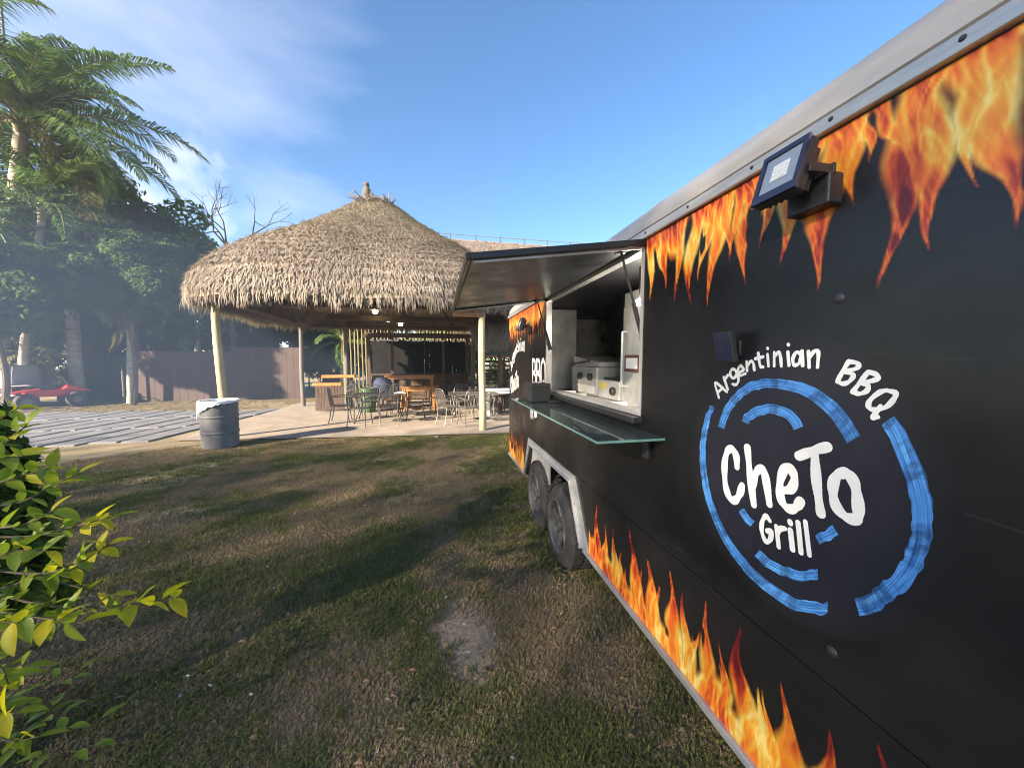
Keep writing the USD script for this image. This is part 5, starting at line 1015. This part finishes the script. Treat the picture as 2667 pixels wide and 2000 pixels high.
def hedge(label, x0, x1, y, h, n, m, seed):
    t = thing('hedge', label, 'hedge', ((x0 + x1) / 2, y, 0)); r = np.random.default_rng(seed); L = x1 - x0; k = int(L * 2.2)
    C = np.stack([r.uniform(-L / 2, L / 2, k), r.uniform(-0.4, 0.4, k), r.uniform(0.4, h - 0.5, k)], 1)
    obj('foliage', leaf_cloud(C, r.uniform(0.55, 0.95, k), n, 0.24, shell=0.3), m, t)
    st = MB()
    for j in range(int(L / 0.8)): x = -L / 2 + 0.8 * (j + 0.5); st.bar((x, 0, 0), (x + r.uniform(-.2, .2), 0, h * 0.7), 0.05, 0.02, 5)
    obj('stems', st, 'bark', t)
hedge('dense dark hedge closing the view behind the quad bike and yard gate', -23.0, -9.5, 21.8, 3.6, 16000, 'leaves_dark', 81)
hedge('dense hedge closing the view behind the brown fence and hut', -9.5, 6.0, 23.2, 3.4, 15000, 'leaves_mid', 82)

# bare branches beyond the left end of the thatch
t = thing('bare_tree', 'leafless twiggy tree showing above the left thatch slope', 'tree', (-9.2, 18.6, 0))
rb_ = np.random.default_rng(21)
br_ = MB()
def grow(p, d, L, r, lev):
    q = p + d * L; mid = (p + q) / 2 + rb_.normal(0, 0.04 * L, 3)
    br_.tube([p, mid, q], [r, r * 0.85, r * 0.65], 5 if lev < 3 else 4)
    if lev >= 5: return
    for k in range(2 if lev else 5):
        d2 = d + rb_.normal(0, 0.42 if lev else 0.7, 3) + [0, 0, 0.05]; d2 /= np.linalg.norm(d2)
        grow(q, d2, L * rb_.uniform(0.62, 0.85), r * 0.62, lev + 1)
obj('trunk', MB().tube([(0, 0, 0), (0.1, 0, 3), (0.05, 0, 5.0)], [0.12, 0.1, 0.085], 8), 'bark', t)
grow(np.array([0.05, 0, 4.9]), np.array([0.15, 0, 0.98]), 1.5, 0.075, 0)
obj('crown', br_, 'bark', t)

# the row of trees out of frame on the left, climbing in height towards the viewer's back: their shade lies over the lawn and the near half of the trailer
for k in range(22):
    y = 4.0 - 1.95 * (k % 11) - 0.975 * (k // 11)
    top = min((7.2 - y) * math.tan(ELEV) / math.cos(HEAD), 11.5) + 0.25 * ((k * 7) % 3 - 1) + 0.9 * (k // 11)
    r = np.random.default_rng(40 + k); bx, n_ = -12.6 - 0.3 * (k % 2) - 2.3 * (k // 11), int(400 * top)
    t = thing('shade_tree', 'tree in the row on the left beyond the shrub, outside the picture', 'tree', (bx, y, 0), 0, 'row of shade trees on the left')
    q = r.uniform(-1, 1, (n_ * 2, 3)); q = q[(np.abs(q) ** np.array([2.5, 10, 5])).sum(1) < 1 + 0.12 * r.normal(size=n_ * 2)][:n_]
    obj('crown', leaf_cloud(q * [1.25, 1.0, top / 2 - 0.1] + [0, 0, top / 2 + 0.1], np.full(len(q), 0.12), n_, 0.15), 'leaves_dark', t)
    tk = MB().tube([(0, 0, 0), (0.05, 0.03, top * 0.4), (0, 0, top * 0.85)], [0.1, 0.08, 0.03], 8)
    for j in range(8): tk.bar((0.03, 0.02, top * (0.2 + 0.07 * j)), (0.8 * math.cos(j * 2.4), 0.7 * math.sin(j * 2.4), top * (0.32 + 0.07 * j)), 0.03, 0.008, 5)
    obj('trunk', tk, 'bark', t)

tree('broadleaf_tree', 'leafy bright green tree standing over the grey trailer at far left', (-13.3, 14.1), (-13.2, 14.0, 3.9), (2.0, 1.3, 2.1), 17000, 0.20, 'leaves_light', 61, 40, trunk_r=0.1)
tree('broadleaf_tree', 'bushy green tree in front of the left end of the brown fence', (-11.0, 15.7), (-10.9, 15.6, 4.5), (1.7, 1.1, 1.8), 14000, 0.20, 'leaves_light', 62, 36, trunk_r=0.08)

# ------------------------------------------------------------------ shrub in the left foreground
def leaf_mesh(L, W, fold, curl, seed=0):
    u = np.linspace(0, 1, 6); w = W * np.sin(np.pi * u ** 0.8) ** 0.8 * 0.5; w[0] = 0.002; w[-1] = 0.0006
    z = -curl * L * u ** 2
    c = np.stack([u * L, 0 * u, z], 1); l = np.stack([u * L, w, z + fold * w], 1); r = np.stack([u * L, -w, z + fold * w], 1)
    V = np.vstack([c, l, r]); F = []
    for k in range(5):
        F += [[k, k + 1, 6 + k + 1], [k, 6 + k + 1, 6 + k], [k, 12 + k + 1, k + 1], [k, 12 + k, 12 + k + 1]]
    return trimesh.Trimesh(V, F, process=False)
shrub_o = np.array([-2.05, 1.55, 0.0])
t = thing('shrub', 'yellow green leafy shrub reaching in from the left foreground', 'shrub', shrub_o)
R3 = np.random.default_rng(77)
def oriented(mesh, p, d, n):
    d = d / np.linalg.norm(d); s = np.cross(n, d); s /= np.linalg.norm(s) + 1e-9; n = np.cross(d, s)
    Mx = np.eye(4); Mx[:3, 0], Mx[:3, 1], Mx[:3, 2], Mx[:3, 3] = d, s, n, p
    m = mesh.copy(); m.apply_transform(Mx); return m
twigs = MB(); count = 0
shoots = [([(-1.905, 1.726, 0.862), (-1.503, 1.611, 0.755), (-1.186, 1.494, 0.773), (-0.887, 1.391, 0.835)], 17, 0.085, 0.75), ([(-1.972, 1.791, 0.888), (-1.529, 1.648, 0.844), (-1.289, 1.567, 0.915), (-1.173, 1.522, 0.988)], 12, 0.09, 0.9), ([(-2.035, 1.855, 0.957), (-1.622, 1.728, 0.958), (-1.392, 1.649, 1.01), (-1.196, 1.578, 1.069)], 12, 0.085, 0.85), ([(-2.167, 1.985, 1.03), (-1.755, 1.848, 1.051), (-1.546, 1.774, 1.141), (-1.407, 1.724, 1.201)], 12, 0.08, 0.2), ([(-1.764, 1.594, 0.872), (-1.542, 1.517, 0.809), (-1.354, 1.447, 0.798), (-1.132, 1.36, 0.804)], 12, 0.095, 0.6), ([(-1.702, 1.53, 0.791), (-1.491, 1.435, 0.733), (-1.359, 1.367, 0.69), (-1.298, 1.323, 0.657)], 8, 0.09, 0.9), ([(-2.152, 1.982, 1.173), (-1.888, 1.906, 1.239), (-1.742, 1.856, 1.322), (-1.65, 1.826, 1.392)], 10, 0.08, 0.3), ([(-2.282, 2.111, 1.27), (-2.044, 2.041, 1.338), (-1.893, 1.989, 1.393), (-1.797, 1.959, 1.446)], 9, 0.08, 0.2), ([(-1.812, 1.655, 1.082), (-1.564, 1.573, 1.063), (-1.396, 1.517, 1.089), (-1.276, 1.472, 1.147)], 11, 0.085, 0.5), ([(-1.751, 1.592, 0.989), (-1.5, 1.488, 0.985), (-1.355, 1.427, 1.033), (-1.222, 1.379, 1.044)], 11, 0.085, 0.5), ([(-1.988, 1.794, 0.737), (-1.637, 1.67, 0.789), (-1.455, 1.612, 0.856), (-1.314, 1.562, 0.886)], 11, 0.08, 0.5), ([(-1.943, 1.785, 1.166), (-1.668, 1.677, 1.184), (-1.507, 1.622, 1.226), (-1.377, 1.585, 1.263)], 10, 0.08, 0.3), ([(-1.623, 1.463, 0.875), (-1.428, 1.381, 0.858), (-1.32, 1.328, 0.866), (-1.216, 1.276, 0.881)], 8, 0.09, 0.5), ([(-1.79, 1.651, 1.286), (-1.563, 1.553, 1.301), (-1.444, 1.507, 1.322), (-1.356, 1.479, 1.333)], 9, 0.085, 0.2), ([(-2.191, 1.99, 0.803), (-1.791, 1.866, 0.785), (-1.524, 1.769, 0.729), (-1.284, 1.699, 0.683)], 13, 0.08, 0.3), ([(-1.926, 1.73, 0.66), (-1.6, 1.621, 0.672), (-1.426, 1.565, 0.688), (-1.319, 1.522, 0.738)], 10, 0.08, 0.4), ([(-1.863, 1.666, 0.59), (-1.659, 1.593, 0.581), (-1.538, 1.547, 0.563), (-1.413, 1.501, 0.59)], 9, 0.085, 0.4), ([(-1.879, 1.669, 0.445), (-1.689, 1.599, 0.439), (-1.585, 1.557, 0.405), (-1.461, 1.501, 0.419)], 9, 0.085, 0.4), ([(-1.97, 1.74, 0.244), (-1.719, 1.657, 0.258), (-1.582, 1.597, 0.235), (-1.447, 1.549, 0.276)], 9, 0.08, 0.2)]
DEEP = [((-2.142, 2.082, 1.227), 0.16), ((-2.036, 2.009, 1.031), 0.17), ((-1.931, 1.936, 0.845), 0.17), ((-1.845, 1.867, 0.689), 0.15), ((-1.814, 1.962, 0.797), 0.1), ((-1.918, 2.035, 0.967), 0.12), ((-2.01, 1.85, 0.663), 0.2), ((-2.064, 2.117, 1.17), 0.13), ((-2.195, 2.195, 1.359), 0.12), ((-1.692, 1.886, 0.635), 0.09)]
for pts, nl, ls, tone in shoots:
    nl, ls = int(nl * 1.5), ls * 0.88
    P = catmull([np.array(p) - shrub_o for p in pts], 6)
    twigs.tube(P, np.linspace(0.006, 0.002, len(P)), 5)
    for k in range(nl):
        u = (k + 0.6) / nl; u = 1 - (1 - u) ** 1.15
        i0 = min(int(u * (len(P) - 1)), len(P) - 2); p = P[i0] + (P[i0 + 1] - P[i0]) * (u * (len(P) - 1) - i0)
        tg = P[min(i0 + 1, len(P) - 1)] - P[i0]; tg /= np.linalg.norm(tg)
        a = k * 2.4 + R3.uniform(-0.4, 0.4)
        s1 = np.cross(tg, [0, 0, 1.0]); s1 /= np.linalg.norm(s1); s2 = np.cross(s1, tg)
        d = tg * R3.uniform(0.45, 0.95) + (s1 * math.cos(a) + s2 * math.sin(a)) * 0.85 + [0, 0, 0.12]
        n = np.array([0, 0, 1.0]) + R3.normal(0, 0.35, 3) - tg * 0.2
        L = ls * R3.uniform(0.75, 1.2) * (0.75 + 0.35 * u)
        m = 'shrub_leaf_yellow' if (u > 0.72 and R3.random() < tone) else ('shrub_leaf' if R3.random() < 0.35 + 0.35 * u else 'shrub_leaf_green')
        if count < 300:
            obj('leaf', oriented(leaf_mesh(L, L * 0.46, 0.35, R3.uniform(0.05, 0.3)), p, d, n), m, t, smooth=60); count += 1
cx = [(np.array(c) - shrub_o, r) for c, r in DEEP]
obj('foliage', leaf_cloud([c for c, _ in cx], [r for _, r in cx], 7000, 0.075, up=0.6, shell=0.2), 'shrub_deep', t, kind='stuff')
for k in range(7):
    q = cx[k % len(cx)][0]; twigs.tube(catmull([(0.1 * k - 0.3, 0.02 * k, 0.0), tuple(q * [0.5, 0.5, 0.55]), tuple(q)], 5), np.linspace(0.014, 0.005, 11), 6)
obj('stems', twigs, 'twig', t)

for (p_, n_), lb in zip([((-1.783, 1.812, 0.0), 9), ((-1.707, 1.834, -0.0), 8), ((-1.516, 1.72, 0.0), 6), ((-1.851, 2.084, 0.0), 6), ((-2.022, 1.981, 0.0), 8)], ['low green weed at the lower left corner', 'low green weed right beside the corner weed', 'smallest weed near the bottom edge at left', 'weed sprig below the shrub branches', 'broad green weed at the left edge near the bottom']):
    tw = thing('weed', lb, 'weed', p_)
    st = MB()
    for k in range(n_):
        a = 2.4 * k; r_w = R3.uniform(0.03, 0.11); z_w = R3.uniform(0.03, 0.13)
        q = np.array([r_w * math.cos(a), r_w * math.sin(a), z_w]); st.tube([(0, 0, 0), tuple(q * [0.4, 0.4, 0.7]), tuple(q)], [0.003, 0.0025, 0.0015], 4)
        obj('leaf', oriented(leaf_mesh(0.075, 0.034, 0.3, 0.3), q, q * [1, 1, 0.25], np.array([0, 0, 1.0])), 'shrub_leaf_green', tw, smooth=60)
    obj('stems', st, 'twig', tw)


# ------------------------------------------------------------------ lawn grass
def tuft(n, h, spread, seed, lean):
    r = np.random.default_rng(seed); V, F = [], []
    for k in range(n):
        a = r.uniform(0, 6.28); b = np.array([r.normal(0, spread), r.normal(0, spread), 0]); l = h * r.uniform(0.5, 1.25); w = r.uniform(0.0022, 0.0042)
        d = np.array([math.cos(a), math.sin(a), 0]); s = np.array([-d[1], d[0], 0]) * w; ln = lean * r.uniform(0.4, 1.3)
        p1 = b + d * l * 0.35 * ln + [0, 0, l * 0.55]; p2 = b + d * l * ln + [0, 0, l * max(0.15, 0.95 - 0.55 * ln)]
        o = len(V); V += [b - s, b + s, p1 + s * 0.8, p1 - s * 0.8, p2]; F += [[o, o + 1, o + 2], [o, o + 2, o + 3], [o + 3, o + 2, o + 4]]
    return trimesh.Trimesh(np.array(V), np.array(F), process=False)
pi = UsdGeom.PointInstancer.Define(stage, '/World/lawn_grass')
tag(pi, 'short patchy green and straw coloured lawn grass', 'grass', kind='stuff')
pr_ = UsdGeom.Scope.Define(stage, '/World/lawn_grass/blades')
protos = []
for k, (m_, n_, h_, sp_, ln_) in enumerate([('grass_green', 13, 0.042, 0.020, 0.9), ('grass_green', 11, 0.055, 0.024, 0.7), ('grass_dry', 13, 0.038, 0.026, 1.5), ('grass_dry', 10, 0.03, 0.03, 1.9), ('grass_green', 12, 0.032, 0.026, 1.3)]):
    p = obj('grass_tuft', tuft(n_, h_, sp_, 60 + k, ln_), m_, pr_); protos.append(p.GetPath())
NB = 110000
dd = rng.uniform(0, 1, NB)
rad_ = 1.0 + 8.2 * dd ** 1.25; aa = rng.uniform(-0.80, 0.98, NB)
gx_, gy_ = rad_ * np.sin(aa), rad_ * np.cos(aa)
far_n = 9000
gx_ = np.r_[gx_, rng.uniform(-17, -4.8, far_n)]; gy_ = np.r_[gy_, rng.uniform(13.6, 17.0, far_n)]
pf_ = meshkit.fbm(np.stack([gx_ * 1.1 + 40, gy_ * 1.1 + 40, 0 * gx_], 1), 4, 5)
pd_ = meshkit.fbm(np.stack([gx_ * 1.7 + 9, gy_ * 1.7 + 70, 0 * gx_ + 3], 1), 4, 8)
front = np.interp(gx_, [-5.3, -2.0, 1.4, 3.6], [8.42, 8.05, 7.8, 7.75]); front = np.where(gx_ < -5.3, 8.25 + 0.02 * (gx_ + 5), front)
dp = np.hypot((gx_ - 0.14) / 0.27, (gy_ - 2.05) / 0.46)
ok = ((gy_ < front - 0.03) | (gy_ > 13.6)) & (rng.uniform(0, 1, len(gx_)) < np.clip((pf_ - 0.25) / 0.20, 0.35, 1)) & (rng.uniform(0, 1, len(gx_)) < np.clip(dp - 0.55, 0.03, 1)) & (gx_ < 3.2)
for yw in (2.66, 3.33): ok &= ~((np.abs(gx_ - 1.08) < 0.13) & (np.abs(gy_ - yw) < 0.16))
gx_, gy_, pd_ = gx_[ok], gy_[ok], pd_[ok]
dryp = np.clip(0.70 + (pd_ - 0.5) * 3.2 - 0.15 * (gy_ > 6.8) * (gx_ > -2) - 0.3 * (gx_ > 0.2) * (gy_ > 2.6), 0.10, 0.92); dryp = np.where(gy_ > 13, 0.85, dryp)
isd = rng.uniform(0, 1, len(gx_)) < dryp
idx_ = np.where(isd, rng.choice([2, 3], len(gx_)), rng.choice([0, 1, 4], len(gx_), p=[0.4, 0.2, 0.4]))
pi.CreatePrototypesRel().SetTargets(protos)
pi.CreateProtoIndicesAttr(Vt.IntArray.FromNumpy(idx_.astype(np.int32)))
pi.CreatePositionsAttr(Vt.Vec3fArray.FromNumpy(np.stack([gx_, gy_, np.zeros_like(gx_)], 1).astype(np.float32)))
a_ = rng.uniform(0, 2 * np.pi, len(gx_))
pi.CreateOrientationsAttr(Vt.QuathArray([Gf.Quath(float(math.cos(x / 2)), 0, 0, float(math.sin(x / 2))) for x in a_]))
sc_ = rng.uniform(0.65, 1.25, len(gx_)) * np.where(gy_ < 2.2, 0.85, 1.0)
pi.CreateScalesAttr(Vt.Vec3fArray.FromNumpy(np.stack([sc_, sc_, sc_], 1).astype(np.float32)))
# fallen leaves and bits of straw
pl_ = UsdGeom.PointInstancer.Define(stage, '/World/leaf_litter')
tag(pl_, 'small fallen leaves and pale chips scattered on the lawn', 'leaf litter', kind='stuff')
ps_ = UsdGeom.Scope.Define(stage, '/World/leaf_litter/leaves')
mat('dead_leaf', (0.20, 0.13, 0.07), 0.8, c2=(0.13, 0.075, 0.04), scale=20)
mat('pale_chip', (0.42, 0.38, 0.33), 0.8, c2=(0.3, 0.26, 0.22), scale=20)
lp = [obj('fallen_leaf', leaf_mesh(0.035, 0.018, 0.5, 0.4), 'dead_leaf', ps_).GetPath(), obj('fallen_leaf', leaf_mesh(0.022, 0.012, 0.3, 0.2), 'pale_chip', ps_).GetPath()]
nl_ = 600
lr_ = 1.0 + 5.5 * rng.uniform(0, 1, nl_) ** 1.3; la_ = rng.uniform(-0.8, 0.6, nl_)
pl_.CreatePrototypesRel().SetTargets(lp)
pl_.CreateProtoIndicesAttr(Vt.IntArray.FromNumpy((rng.uniform(0, 1, nl_) < 0.25).astype(np.int32)))
pl_.CreatePositionsAttr(Vt.Vec3fArray.FromNumpy(np.stack([np.minimum(lr_ * np.sin(la_), 0.9), lr_ * np.cos(la_), np.full(nl_, 0.012) + rng.uniform(0, 0.02, nl_)], 1).astype(np.float32)))
pl_.CreateOrientationsAttr(Vt.QuathArray([Gf.Quath(float(math.cos(x / 2)), float(0.25 * math.sin(x * 5)), float(0.25 * math.cos(x * 3)), float(math.sin(x / 2))).GetNormalized() for x in rng.uniform(0, 6.28, nl_)]))
